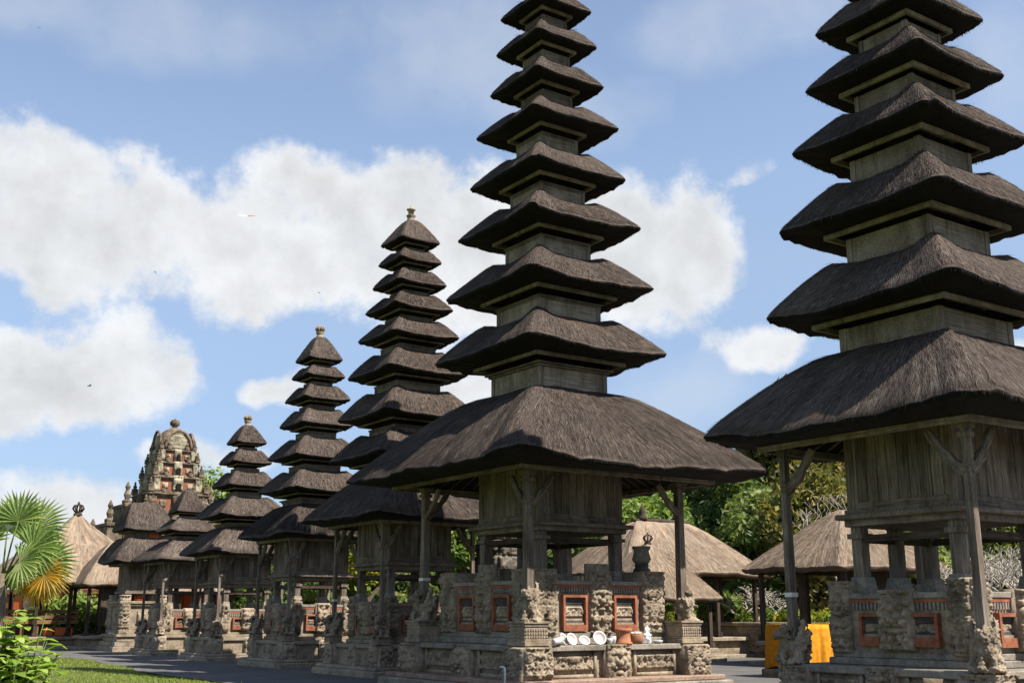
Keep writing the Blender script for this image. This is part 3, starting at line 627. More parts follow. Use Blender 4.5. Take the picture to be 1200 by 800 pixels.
    if pedestal:
        pd = MB(); a = wp * .135; hp = (P['stat'] - zl)
        for z0, z1, k in ((0, .20, 1.12), (.20, .30, 1.0), (.30, .78, .97), (.78, .90, 1.04), (.90, 1, 1.14)): pd.box(-wp - a * k, -wp + a * k, -wp - a * k, -wp + a * k, zl + hp * z0, zl + hp * z1, bev=.008)
        for rw in range(3):
            for k in range(9):
                x = -wp - a + a * 2 * (k + .5) / 9; zz = zl + hp * (.36 + rw * .145); e = a * .075
                pd.box(x - e, x + e, -wp - a * 1.03, -wp - a * .9, zz - e, zz + e); pd.box(-wp - a * 1.03, -wp - a * .9, x - e, x + e, zz - e, zz + e)
        pm = pd.mesh('pedestal', M_STONEP if not rich else M_STONE)
        for q in QUART: link('pedestal', pm, root, q)
    sc = P.get('lion', .85)
    for i, q in enumerate(QUART):
        c, s = math.cos(q), math.sin(q); w = wp + .02; x, y = -w * c + w * s, -w * s - w * c
        if P.get('figure') and i == 2:
            o = link('guardian_statue', FIGURE, root, 0.25, (x + .12, y - .05, P['stat'])); o['label'] = 'carved standing figure with rayed disc'
            o.scale = (sc * 1.05,) * 3; continue
        o = link('guardian_statue', LION if i != 1 else LION2, root, q + rng.uniform(-.25, .25), (x, y, P['stat'])); o.scale = (sc,) * 3
    pt = wl * .036
    po = MB(); ztop = zt0 + .04; zb = P['post_b'] - .45
    po.tube([(-wp, -wp, zb), (-wp, -wp, zb + .55), (-wp, -wp, ztop - .75), (-wp, -wp, ztop - .22)], [pt * 1.05, pt * 1.0, pt * .86, pt * .9], 4, square=True)
    for z0, z1, k in ((-.22, -.14, 1.35), (-.14, -.09, 1.0), (-.09, -.03, 1.5), (-.03, .0, 1.9)): po.box(-wp - pt * k, -wp + pt * k, -wp - pt * k, -wp + pt * k, ztop + z0, ztop + z1)
    for z in (.55, .62, .69): po.lathe([(pt * 1.2, ztop - z - .02), (pt * 1.42, ztop - z), (pt * 1.2, ztop - z + .02)], 8, -wp, -wp)
    pom = po.mesh('corner_post', M_WOOD)
    br = MB(); L_ = min(.62, wp * .36); curved_bar(br, (-wp + .02, -wp, ztop - .70), (-wp + L_, -wp, ztop - .06), .16, .085, .065); brm = br.mesh('brace', M_WOOD)
    br2 = MB(); curved_bar(br2, (-wp, -wp + .02, ztop - .70), (-wp, -wp + L_, ztop - .06), .16, .085, .065); brm2 = br2.mesh('brace', M_WOOD)
    for i, q in enumerate(QUART):
        p = link('corner_post', pom, root, q); link('brace', brm, p); link('brace', brm2, p)
        if i in bands:
            bm_ = MB(); bm_.box(-wp - pt * 1.15, -wp + pt * 1.15, -wp - pt * 1.15, -wp + pt * 1.15, P['post_b'] + .32, P['post_b'] + .39); o = bm_.obj('metal_band', M_WHITEP, p)
    # --- chamber on stone blocks and short legs
    lb = MB(); a = wc * .17; lb.box(-a, a, -a, a, zw, zw + .26, top=.78, bev=.012); lbm = lb.mesh('support_block', M_SMOOTH)
    lg = MB(); a2 = wc * .095; lg.box(-a2, a2, -a2, a2, zw + .26, zc - .10); lg.box(-a2 * 1.5, a2 * 1.5, -a2 * 1.5, a2 * 1.5, zc - .30, zc - .22); lgm = lg.mesh('support_leg', M_WOOD)
    k = wc * .9
    for x, y in ((-k, -k), (k, -k), (-k, k), (k, k), (0, k)):
        link('support_block', lbm, root, 0, (x, y, 0)); link('support_leg', lgm, root, 0, (x, y, 0))
    tb = MB(); hb = wc * .055
    for q in (-k, k):
        tb.box(-k, k, q - hb, q + hb, zc - .36, zc - .24, grain=0); tb.box(q - hb, q + hb, -k, k, zc - .355, zc - .245, grain=1)
    tb.obj('tie_beam', M_DWOOD, root)
    m = MB(); f1 = wc * 1.17; m.box(-f1, f1, -f1, f1, zc, zc + .085, grain=0, bev=.012); m.box(-wc * 1.06, wc * 1.06, -wc * 1.06, wc * 1.06, zc - .11, zc, grain=1); m.box(-wc * 1.05, wc * 1.05, -wc * 1.05, wc * 1.05, zc + .085, zc + .16, grain=0)
    m.obj('chamber_floor', M_WOOD, root)
    m = MB(); zc1 = zt0 + .32; m.box(-wc + .02, wc - .02, -wc + .02, wc - .02, zc + .16, zc1, tone=.1)
    nb = max(6, int(wc * 2 / .2)); e = 2 * wc / nb
    for i in range(nb):
        for side in range(4):
            x0 = -wc + i * e + .006; x1 = x0 + e - .012; d = wc + rng.uniform(-.008, .008); tn = rng.uniform(.15, .95)
            if side == 0: m.box(x0, x1, -d, -d + .03, zc + .16, zc1, tone=tn)
            elif side == 1: m.box(-d, -d + .03, x0, x1, zc + .16, zc1, tone=tn)
            elif side == 2: m.box(x0, x1, d - .03, d, zc + .16, zc1, tone=tn)
            else: m.box(d - .03, d, x0, x1, zc + .16, zc1, tone=tn)
    m.obj('plank_chamber', M_WOOD, root)
    m = MB(); s_ = wc * .075
    for x in (-1, 1):
        for y in (-1, 1): m.box(x * (wc + .014) - s_ * (x > 0) * 2, x * (wc + .014) + s_ * (x < 0) * 2, y * (wc + .014) - s_ * (y > 0) * 2, y * (wc + .014) + s_ * (y < 0) * 2, zc + .16, zc1 - .01)
    for side in range(2):
        for s in (-1, 1):
            for z0, z1 in ((zc + .162, zc + .27),):
                if side == 0: m.box(-wc + s_ * 2, wc - s_ * 2, *sorted((s * (wc + .022), s * (wc - .03))), z0, z1, grain=0)
                else: m.box(*sorted((s * (wc + .022), s * (wc - .03))), -wc + s_ * 2, wc - s_ * 2, z0, z1, grain=1)
    m.obj('chamber_frame', M_WOOD, root)
    # --- roofs
    nT = len(tiers)
    for i, (wt, zt, wpk, zpk) in enumerate(tiers):
        last = i == nT - 1
        nxt = apex if last else tiers[i + 1][3]
        bn = .10 if last else tiers[i + 1][2] * .74                    # body above
        bcur = wc if i == 0 else wpk * .74
        rise = (apex - zt) if last else (nxt - zpk) * (.72 if i == 0 else rise_k)
        fr = MB(); th = .055 if i else .07; hh = (.085 if rich else .05) if i else .12; a = wpk
        for s in (-1, 1):
            fr.box(-a, a, *sorted((s * a, s * (a - th))), zpk, zpk + hh, grain=0, tone=rng.uniform(.4, .9)); fr.box(*sorted((s * a, s * (a - th))), -a + th, a - th, zpk + .002, zpk + hh - .002, grain=1, tone=rng.uniform(.4, .9))
        if i == 0:
            for s in (-1, 1):
                kk = int(a * 2 / .32)
                for j in range(1, kk):
                    x = -a + a * 2 * j / kk
                    fr.tube([(x, s * (a - .02), zpk + .13), (x * .6, s * wc * .9, zpk + .13 + (a - wc) * .55)], .022, 5, .3); fr.tube([(s * (a - .02), x, zpk + .13), (s * wc * .9, x * .6, zpk + .13 + (a - wc) * .55)], .022, 5, .3)
        fr.obj('eave_frame', M_WOODL if rich and i else M_WOOD, root)
        ns = int((11000 * wt if i == 0 else 5200 * wt) * hd)
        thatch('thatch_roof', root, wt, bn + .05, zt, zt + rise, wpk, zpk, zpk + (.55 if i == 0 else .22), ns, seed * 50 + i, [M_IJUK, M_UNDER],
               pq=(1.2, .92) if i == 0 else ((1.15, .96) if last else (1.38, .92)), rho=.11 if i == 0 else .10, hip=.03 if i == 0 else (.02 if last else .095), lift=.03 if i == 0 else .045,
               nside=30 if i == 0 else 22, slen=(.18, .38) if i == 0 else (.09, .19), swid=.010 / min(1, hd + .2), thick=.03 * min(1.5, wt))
        if i:
            b0 = tiers[i - 1][1] + .1; bt = zpk + .16
            bd = MB(); st = max(.05, bcur * .12)
            bd.box(-bcur, bcur, -bcur, bcur, b0, zpk - gap, grain=0, tone=.7); bd.box(-bcur * .84, bcur * .84, -bcur * .84, bcur * .84, zpk - gap, bt, grain=0, mat=1)  # inset neck coloured near-black to paint the shaded gap below the frame
            for x in (-1, 1):
                for y in (-1, 1): bd.box(*sorted((x * (bcur + .022), x * (bcur - st))), *sorted((y * (bcur + .022), y * (bcur - st))), b0, zpk - gap, tone=rng.uniform(.3, .8))
            nbd = 3; z_ = b0
            for j in range(nbd):
                z1_ = b0 + (zpk - gap - b0) * (j + 1) / nbd
                bd.box(-bcur - .006, bcur + .006, -bcur - .006, bcur + .006, z_ + .012, z1_ - .006, grain=0, tone=rng.uniform(.35, .95)); z_ = z1_
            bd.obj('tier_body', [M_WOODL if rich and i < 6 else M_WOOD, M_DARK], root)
            if gap < .05: continue
            lp = MB(); q = bcur * (1.15 if i == 1 else 1.06); lp.box(-q, q, -q, q, zpk - gap, zpk - .085, grain=0, bev=.008); q = bcur * (1.08 if i == 1 else 1.03); lp.box(-q, q, -q, q, zpk - .185, zpk - .132, grain=0, bev=.008)
            lp.obj('tier_molding', M_WOOD, root)
    if finial:
        f = MB(); z = apex - .02; s = P.get('fin', .16)
        f.lathe([(s * 1.1, z - .1), (s * 1.15, z), (s * .8, z + s * .3), (s * .75, z + s * .9), (s * 1.0, z + s * 1.2), (s * .95, z + s * 1.35), (s * .55, z + s * 1.5)], 10)
        if P.get('fin_kind') == 'jar':
            f.lathe([(s * .55, z + s * 1.4), (s * .6, z + s * 2.3), (s * .95, z + s * 2.5), (s * .9, z + s * 2.7), (s * .3, z + s * 2.9), (s * .12, z + s * 3.5)], 10)
        else:
            for k in range(8):
                a = k * math.pi / 4; f.tube([(s * .5 * math.cos(a), s * .5 * math.sin(a), z + s * 1.4), (s * .95 * math.cos(a), s * .95 * math.sin(a), z + s * 2.1), (s * .8 * math.cos(a), s * .8 * math.sin(a), z + s * 2.9)], [s * .22, s * .3, s * .12], 5)
            f.lathe([(s * .4, z + s * 1.4), (s * .5, z + s * 2.2), (s * .2, z + s * 2.8)], 8)
        f.obj('roof_finial', M_STONEP, root, smooth=True)
    return root

# (tip half width, tip z, frame half width, frame z)
U0 = 16.05
tower((U0, 11.22, 0), [(2.69, 4.39, 2.0, 4.22), (1.87, 6.42, 1.29, 6.27), (1.66, 7.98, 1.08, 7.85), (1.42, 9.40, .93, 9.27), (1.22, 10.6, .78, 10.47), (1.03, 11.68, .64, 11.54), (.88, 12.66, .56, 12.54), (.77, 13.5, .49, 13.4), (.66, 14.25, .42, 14.16), (.55, 14.9, .35, 14.8), (.48, 15.5, .3, 15.4)], 16.2,
      dict(base=2.2, ledge_w=1.78, wall_w=1.22, ch_w=1.0, post_w=1.70, ledge=.84, wall=1.92, ch=3.08, post_b=1.55, stat=.87, lion=.80), 'large thatched shrine tower cut off by the right photo edge, right of the yellow cloth',
      hd=1.25, seed=1, bands=(1,), n_niche=1, pedestal=False, gap=.01, rise_k=.60)
tower((U0, 21.79, 0), [(3.68, 4.68, 2.75, 4.52), (2.08, 7.56, 1.33, 7.38), (1.90, 9.2, 1.21, 9.04), (1.70, 10.76, 1.0, 10.61), (1.46, 12.12, .88, 12.01), (1.34, 13.5, .73, 13.39), (1.09, 14.70, .61, 14.60), (.97, 15.82, .56, 15.72), (.875, 16.85, .5, 16.75), (.77, 17.75, .44, 17.65), (.66, 18.55, .38, 18.45)], 19.5,
      dict(base=2.92, ledge_w=2.42, wall_w=1.78, ch_w=1.2, post_w=2.14, ledge=.97, wall=2.31, ch=3.52, post_b=2.05, stat=1.46, lion=.95, figure=True), 'tallest thatched shrine tower in the middle with white plates on its stone ledge',
      hd=1.0, seed=2, bands=(1,))
tower((U0, 28.82, 0), [(2.25, 4.16, 1.62, 3.98), (1.72, 5.88, 1.2, 5.72), (1.53, 7.08, 1.05, 6.93), (1.35, 8.36, .93, 8.22), (1.13, 9.46, .78, 9.34), (.99, 10.33, .68, 10.22), (.84, 11.12, .56, 11.02), (.72, 11.84, .48, 11.75), (.68, 12.47, .42, 12.38)], 13.26,
      dict(base=1.86, ledge_w=1.5, wall_w=1.06, ch_w=.97, post_w=1.42, ledge=.82, wall=1.90, ch=2.90, post_b=1.63, stat=1.02, lion=.78, fin=.15, fin_kind='jar'), 'nine-tiered thatched shrine tower just left of the one holding the plates',
      hd=.7, seed=3, rise_k=.63, n_niche=1, rich=False, bands=(1,))
tower((U0, 35.06, 0), [(1.9, 4.02, 1.36, 3.86), (1.43, 5.50, 1.0, 5.36), (1.22, 6.61, .84, 6.48), (.96, 7.72, .66, 7.60), (.86, 8.6, .58, 8.5), (.70, 9.40, .47, 9.31), (.62, 10.0, .41, 9.92)], 10.86,
      dict(base=1.7, ledge_w=1.36, wall_w=.98, ch_w=.9, post_w=1.26, ledge=.80, wall=1.90, ch=2.76, post_b=1.6, stat=1.02, lion=.74, fin=.15), 'seven-tiered thatched shrine tower with a whitish crown finial',
      hd=.55, seed=4, rise_k=.63, n_niche=1, rich=False)
tower((U0, 41.31, 0), [(1.8, 3.76, 1.3, 3.60), (1.39, 5.10, .98, 4.96), (.96, 6.25, .66, 6.13), (.79, 7.15, .53, 7.05), (.60, 7.92, .4, 7.84)], 8.64,
      dict(base=1.62, ledge_w=1.3, wall_w=.94, ch_w=.86, post_w=1.2, ledge=.80, wall=1.78, ch=2.66, post_b=1.4, stat=.86, lion=.74, fin=.145), 'five-tiered thatched shrine tower with a pale crown finial',
      hd=.45, seed=5, rise_k=.63, n_niche=1, rich=False)
tower((U0, 47.61, 0), [(1.76, 3.72, 1.28, 3.58), (1.02, 4.95, .7, 4.83), (.62, 5.76, .42, 5.68)], 6.72,
      dict(base=1.6, ledge_w=1.28, wall_w=.94, ch_w=.84, post_w=1.2, ledge=.80, wall=1.80, ch=2.76, post_b=1.34, stat=.84, lion=.70), 'small three-tiered thatched shrine tower without a finial',
      hd=.4, seed=6, rise_k=.63, n_niche=1, rich=False, finial=False)

# ------------------------------------------------------------------ two-roofed stone shrine at the far end of the row
def end_shrine():
    root = empty('thatched_stone_shrine', (U0 - .05, 53.5, 0), 'leftmost thatched shrine of the row, two roofs on a tall pale stone pillar base', 'shrine', 'thatched shrine towers in a row')
    m = MB()
    for w, z0, z1 in ((1.35, -.1, .22), (1.25, .22, .42), (1.12, .42, .62), (1.2, .62, .74), (1.05, .74, .92), (.92, .92, 1.95), (1.02, 1.95, 2.05), (1.08, 2.05, 2.17)): m.box(-w, w, -w, w, z0, z1, bev=.02)
    m.obj('stone_base', M_STONEP, root)
    mb = MB(); panel_into(mb, -.80, .70, .42, 1.75, .97, .13, 71, 'scroll', .04); panel_into(mb, .80, .70, .42, 1.75, .97, .13, 71, 'scroll', .04, rot=-math.pi / 2); mb.box(-1.0, -.6, -1.0, -.6, .7, 2.45); pm = mb.mesh('carved_corner_pilaster', M_STONEP, True)
    for q in QUART: link('carved_corner_pilaster', pm, root, q)
    mb = MB(); panel_into(mb, 0, 1.15, .5, .6, .95, .09, 72, 'face', .04); pm = mb.mesh('carved_panel', M_STONE, True)
    for q in QUART: link('carved_panel', pm, root, q)
    lg = MB(); lg.box(-.07, .07, -.07, .07, 2.17, 2.55); lm = lg.mesh('support_leg', M_WOOD)
    for x in (-.62, .62):
        for y in (-.62, .62): link('support_leg', lm, root, 0, (x, y, 0))
    m = MB(); m.box(-.84, .84, -.84, .84, 2.5, 2.6, grain=0)
    for i in range(9):
        x0 = -.74 + i * .1645
        for s in (-1, 1):
            m.box(x0, x0 + .15, *sorted((s * .75, s * .71)), 2.6, 4.0, tone=random.uniform(.2, .9)); m.box(*sorted((s * .75, s * .71)), x0, x0 + .15, 2.6, 4.0, tone=random.uniform(.2, .9))
    m.obj('plank_chamber', M_WOOD, root)
    m = MB(); m.box(-.66, .66, -.66, .66, 3.9, 5.4, grain=0); m.obj('tier_body', M_WOOD, root)
    m = MB(); m.box(.1, .55, -.672, -.655, 4.9, 5.2); m.obj('painted_panel', M_ODOOR, root)
    for z, a in ((3.72, 1.12), (5.2, .86)):
        f = MB()
        for s in (-1, 1): f.box(-a, a, *sorted((s * a, s * (a - .05))), z, z + .09, grain=0); f.box(*sorted((s * a, s * (a - .05))), -a + .05, a - .05, z + .002, z + .088, grain=1)
        f.obj('eave_frame', M_WOOD, root)
    thatch('thatch_roof', root, 1.58, .75, 3.86, 5.0, 1.12, 3.72, 4.2, 2200, 700, [M_IJUK, M_UNDER], pq=(1.35, .84), swid=.025, nside=16, thick=.06)
    thatch('thatch_roof', root, (1.15, 1.15), (.55, .10), 5.32, 6.62, .86, 5.2, 5.5, 1600, 701, [M_IJUK, M_UNDER], pq=(1.5, .85), hip=.02, swid=.025, nside=16, thick=.06)
end_shrine()

# ------------------------------------------------------------------ ground
def sheet(name, x0, x1, y0, y1, z, mat):
    m = MB(); m.add([(x0, y0, z), (x1, y0, z), (x1, y1, z), (x0, y1, z)], [(0, 1, 2, 3)]); o = m.obj(name, mat); o['kind'] = 'structure'; return o
sheet('ground', -1500, 1500, -1500, 1500, -.12, M_EARTH)
sheet('pavement', 10.4, 40.0, -10, 90, 0.0, M_ASPH)
def lawn():
    rng = np.random.default_rng(5); nx, ny = 30, 80
    V = []
    for j in range(ny):
        for i in range(nx):
            y = -5 + 95 * j / (ny - 1); edge = 10.4 + .25 * math.sin(y * .35) + .12 * math.sin(y * 1.1); x = -25 + (edge + 25) * (i / (nx - 1)) ** .6
            d = edge - x; V.append((x, y, .03 + .10 * min(1, d / 1.5) + .05 * math.sin(x * .5 + y * .21)))
    m = MB(); m.grid(V, ny, nx); o = m.obj('lawn', M_LAWN, smooth=True); o['kind'] = 'structure'
    n = 60000; y = 12 + 62 * rng.uniform(0, 1, n) ** 1.2; edge = 10.4 + .25 * np.sin(y * .35) + .12 * np.sin(y * 1.1); x = edge + .05 - 6.5 * rng.uniform(0, 1, n) ** 1.3
    d = edge - x; z = .02 + .10 * np.minimum(1, np.maximum(d, 0) / 1.5) + .05 * np.sin(x * .5 + y * .21)
    h = rng.uniform(.02, .065, n) * (1 + .9 * (rng.uniform(0, 1, n) < .03)); a = rng.uniform(0, 6.28, n); w = .006 + y * .0003
    P = np.column_stack([x, y, z]); D = np.column_stack([np.cos(a), np.sin(a), np.zeros(n)]) * w[:, None]; T = P + np.column_stack([rng.normal(0, .03, n), rng.normal(0, .03, n), h])
    V = np.stack([P - D, P + D, T], 1).reshape(-1, 3)
    me = mesh_np('grass_blades', V, [np.arange(n * 3).reshape(-1, 3)], [M_GRASS], None, None, np.repeat(np.clip(rng.normal(.5, .25, n), 0, 1), 3), False)
    tag(link('grass', me), 'short green grass blades of the lawn beside the path', 'grass', kind='stuff')
lawn()

# ------------------------------------------------------------------ things on the middle tower's ledge
LZ = .972
def ledge_pos(u, v=-2.28): return (U0 + u, 21.79 + v, LZ)
def plate(loc, r, tilt, az, label):
    r *= .9; m = MB(); Mx = Matrix.Rotation(az, 4, 'Z') @ Matrix.Rotation(tilt, 4, 'X')
    m.lathe([(.0, .0), (r * .45, .0), (r * .6, .012), (r, .05), (r * .99, .062), (r * .82, .046), (r * .58, .03), (.001, .02)], 24, M=Mx)
    for k in range(24 * 5, 24 * 6): m.m[k] = 1
    zmin = min(p[2] for p in m.v); m.v = [(p[0], p[1], p[2] - zmin) for p in m.v]
    o = m.obj('plate', [M_CERAM, M_GLAZE], loc=loc, smooth=True); return tag(o, label, 'plate', 'white plates leaning on the stone ledge')
plate(ledge_pos(-1.30, -2.18), .155, R(62), R(25), 'largest white plate, leftmost of the plates beside the carved pedestal')
plate(ledge_pos(-1.12, -2.22), .15, R(66), R(5), 'white plate overlapping the leftmost plate on the stone ledge')
plate(ledge_pos(-.78, -2.24), .135, R(50), R(-18), 'smaller white plate tilted low, between the overlapping pair and the steep plate')
plate(ledge_pos(-.36, -2.22), .17, R(68), R(-15), 'steeply leaning white plate just left of the small cups')
def bowl(loc, r, h, mat, label, name='bowl', cat='bowl'):
    m = MB(); m.lathe([(r * .45, 0), (r * .6, h * .12), (r * .92, h * .55), (r, h), (r * .93, h), (r * .8, h * .5), (.001, h * .2)], 18)
    return tag(m.obj(name, mat, loc=loc, smooth=True), label, cat)
bowl(ledge_pos(-.09, -2.25), .075, .13, M_CERAM, 'small white cup right of the steep plate', 'cup', 'cup')
bowl(ledge_pos(.05, -2.2), .085, .17, M_CERAM, 'taller white cup touching the terracotta pot', 'cup', 'cup')
bowl(ledge_pos(-1.47, -2.25), .085, .09, M_DSTONE, 'dark stone bowl at the left end of the plates')
bowl(ledge_pos(1.25, -2.28), .12, .07, M_CERAM, 'low white bowl right of the plastic bag')
m = MB(); m.lathe([(.20, 0), (.21, .03), (.165, .06), (.155, .2), (.165, .25), (.195, .28), (.195, .33), (.15, .33), (.14, .1), (.001, .08)], 20)
tag(m.obj('terracotta_pot', M_TERRA, loc=ledge_pos(.28, -2.26), smooth=True), 'orange terracotta pot on the stone ledge', 'pot')
def basket():
    root = empty('offering_basket', ledge_pos(.66, -2.22), 'brown basket with white offerings beside the terracotta pot', 'basket')
    m = MB(); m.lathe([(.15, 0), (.17, .1), (.19, .22), (.18, .23), (.15, .06), (.001, .05)], 18); m.obj('basket', M_BASK, root, smooth=True)
    m = MB()
    for k in range(6): m.lathe([(.0, .0), (.05, .02), (.055, .06), (.02, .09)], 8, .09 * math.cos(k * 1.05), .09 * math.sin(k * 1.05)); 
    m.v = [(p[0], p[1], p[2] + .17) for p in m.v]; m.obj('rice_offering', M_CERAM, root, smooth=True)
basket()
m2 = blob_mesh('plastic_bag', [((0, 0, .12), (.14, .12, .13)), ((.03, 0, .26), (.07, .06, .08)), ((.06, .02, .34), (.05, .04, .05))], M_BAG, .02, .03, .07, 9)
tag(link('plastic_bag', m2, None, 0, ledge_pos(.98, -2.2)), 'crumpled clear plastic bag right of the basket', 'plastic bag')
def bottle():
    root = empty('bottle', (U0 - 1.72, 21.79 - 2.42, LZ), 'white bottle with teal cap lying at the pedestal foot', 'bottle')
    Mx = Matrix.Rotation(R(80), 4, 'Y') @ Matrix.Identity(4)
    m = MB(); m.lathe([(.06, 0), (.07, .02), (.07, .2), (.03, .25)], 14, M=Mx); m.v = [(p[0], p[1], p[2] + .07) for p in m.v]; m.obj('body', M_CERAM, root, smooth=True)
    m = MB(); m.lathe([(.034, .245), (.034, .29)], 12, M=Mx); m.v = [(p[0], p[1], p[2] + .07) for p in m.v]; m.obj('cap', M_TEAL, root)
bottle()
def jar():
    root = empty('stone_jar', (U0 + 1.52, 21.79 - 1.50, 2.525), 'grey footed stone jar standing on the carved wall corner', 'jar')
    m = MB(); m.lathe([(.19, 0), (.21, .06), (.15, .12), (.17, .17), (.15, .2)], 16); m.obj('foot', M_DSTONE, root, smooth=True)
    m = MB(); m.lathe([(.15, .2), (.22, .30), (.19, .42), (.17, .50), (.215, .56), (.215, .60), (.16, .60), (.15, .4)], 18); m.obj('body', M_SMOOTH, root, smooth=True)
jar()
m = MB(); m.tube([(13.02, 19.2, -.02), (13.02, 19.2, .53), (13.02, 19.215, .575), (13.02, 19.26, .59), (13.02, 19.36, .59)], .022, 8)
tag(m.obj('water_pipe', M_WHITEP, smooth=True), 'thin white bent pipe standing in front of the middle tower', 'pipe')

# ------------------------------------------------------------------ foliage
def leaf_cloud(rng, centers, radii, per, size, up=.35, quad=True, flat=.75):
    c = np.repeat(centers, per, 0); r = np.repeat(radii, per)[:, None]; n = len(c)
    d = rng.normal(0, 1, (n, 3)); d /= np.linalg.norm(d, axis=1)[:, None]; rad = rng.uniform(.25, 1, n)[:, None] ** .45
    P = c + d * r * rad * np.array([1, 1, flat])
    nrm = d * .6 + rng.normal(0, .6, (n, 3)) + np.array([0, 0, up]); nrm /= np.linalg.norm(nrm, axis=1)[:, None]
    a = np.cross(nrm, rng.normal(0, 1, (n, 3))); a /= np.linalg.norm(a, axis=1)[:, None]; b = np.cross(nrm, a)
    s = (size * rng.uniform(.55, 1.35, n))[:, None]; w = s * .45
    V = np.stack([P - a * s, P - b * w + nrm * s * .12, P + a * s, P + b * w + nrm * s * .12], 1).reshape(-1, 3)
    return V, n
def tree(name, loc, height, crown, clumps, per, leaf, mat, label, seed, group=None, cat='tree', trunk_r=.2, low=.3, mats2=None, clump_r=.2, bark=None):
    """crown = (radius x, radius y, radius z)"""
    rng = np.random.default_rng(seed); rr = random.Random(seed)
    root = empty(name, loc, label, cat, group); cz = height - crown[2]
    d = rng.normal(0, 1, (clumps, 3)); d /= np.linalg.norm(d, axis=1)[:, None]; rad = rng.uniform(.3, 1, clumps)[:, None] ** .5
    C = d * rad * np.array(crown) + np.array([0, 0, cz]); C[:, 2] = np.maximum(C[:, 2], height * low)
    rd = rng.uniform(.65, 1.3, clumps) * clump_r * (crown[0] + crown[2])
    tr = MB(); top = Vector((rr.uniform(-.3, .3), rr.uniform(-.3, .3), cz + crown[2] * .3))
    tr.tube([(0, 0, -.2), (top.x * .2, top.y * .3, height * .15), (top.x * .6 + .1, top.y * .6, cz * .6 + .1), tuple(top)], [trunk_r * 1.35, trunk_r, trunk_r * .75, trunk_r * .25], 9)
    for k in range(min(clumps, 26)):
        e = Vector(C[k]); s = Vector((top.x * .6, top.y * .6, max(height * .12, min(e.z * .6, cz + crown[2] * .1)))); mid = s.lerp(e, .55) + Vector((rr.uniform(-.2, .2), rr.uniform(-.2, .2), -.1 * crown[2] * .5))
        tr.tube([s, mid, e], [trunk_r * .42, trunk_r * .25, trunk_r * .07], 6)
    tr.obj('trunk', bark or M_BARK, root, smooth=True)
    V, n = leaf_cloud(rng, C, rd, per, leaf)
    tone = np.repeat(np.clip(np.repeat(rng.uniform(.15, .85, clumps), per) + rng.normal(0, .18, n), 0, 1), 4)
    me = mesh_np('crown', V, [np.arange(n * 4).reshape(-1, 4)], [mat], None, None, tone, False); link('crown', me, root); return root
def at(px, py, D):
    a, p = R(YAW), R(PITCH); r = Vector((math.cos(a), -math.sin(a), 0)); fh = Vector((math.sin(a), math.cos(a), 0))
    fw = fh * math.cos(p) + Vector((0, 0, math.sin(p))); up = -fh * math.sin(p) + Vector((0, 0, math.cos(p)))
    d = fw + r * ((px - 600) / FPX) - up * ((py - 400) / FPX); return Vector((0, 0, EYE)) + d * (D / math.hypot(d.x, d.y))
def gp(px, py, D):
    q = at(px, py, D); return (q.x, q.y, 0), q.z
FOREST = 'tall forest trees behind the thatched pavilions'
def ftree(px, py, D, cr, cz, mat, label, seed, clumps=46, per=330, leaf=.26, **k):
    (x, y, _), z = gp(px, py, D); tree('broadleaf_tree', (x, y, -.1), z, (cr, cr, cz), clumps, per, leaf, mat, label, seed, k.pop('group', FOREST), trunk_r=.32, **k)
ftree(690, 560, 66, 4.2, 4.2, M_LEAFM, 'green tree seen through the open base of the middle tower', 101)
ftree(757, 572, 54, 2.6, 3.2, M_LEAFB, 'light green tree between the middle tower post and the ridge of the thatched pavilion', 102, clumps=36, per=300, leaf=.2)
ftree(822, 552, 72, 4.0, 5.0, M_LEAFD, 'dark tree directly right of the light green tree, behind the pavilion ridge', 103)
ftree(868, 552, 62, 3.2, 4.4, M_LEAFM, 'mid green tree left of the large right tower post', 104)
ftree(926, 454, 68, 2.6, 6.4, M_LEAFO, 'tallest olive tree with yellowing leaves poking above the right tower roof edge', 105, clumps=60)
ftree(990, 500, 74, 5.0, 6.5, M_LEAFD, 'dark tree behind the chamber of the right tower', 106)
ftree(905, 560, 56, 2.9, 3.8, M_LEAFM, 'lower leafy tree left of the right tower post', 107, clumps=40, per=300, leaf=.2)
ftree(962, 545, 54, 2.4, 4.0, M_LEAFO, 'olive tree showing between the right tower post and chamber', 108, clumps=40, per=300, leaf=.2)
ftree(1070, 520, 72, 5.6, 7.0, M_LEAFM, 'green tree seen through the legs of the right tower', 109)
ftree(1170, 530, 68, 5.2, 6.5, M_LEAFD, 'dark tree at the right photo edge behind the right tower', 110)
ftree(770, 545, 82, 6.0, 5.0, M_LEAFD, 'distant dark tree behind the pavilion with the two thatched roofs', 111)
ftree(1020, 600, 60, 3.6, 3.2, M_LEAFM, 'low green tree behind the hipped pavilion', 112)
GARD = 'garden trees behind the row of towers'
def gtree(px, py, D, cr, cz, mat, label, seed, **k): ftree(px, py, D, cr, cz, mat, label, seed, clumps=k.pop('clumps', 30), per=k.pop('per', 260), leaf=k.pop('leaf', .16), group=GARD, low=k.pop('low', .12), **k)
gtree(425, 606, 50, 1.5, 2.2, M_LEAFY, 'yellow-green tree filling the gap between the seven and nine-tiered towers', 121)
gtree(360, 650, 62, 2.0, 2.4, M_LEAFB, 'bright green tree seen under the chamber of the seven-tiered tower', 122)
gtree(540, 588, 46, 1.7, 2.5, M_LEAFB, 'bright green tree in the gap right of the nine-tiered tower chamber', 123, leaf=.2)
gtree(585, 622, 52, 1.7, 2.3, M_LEAFM, 'green tree behind the left legs of the middle tower', 124)
gtree(475, 668, 41, 1.0, 1.5, M_LEAFM, 'small green tree seen under the nine-tiered tower chamber', 125)
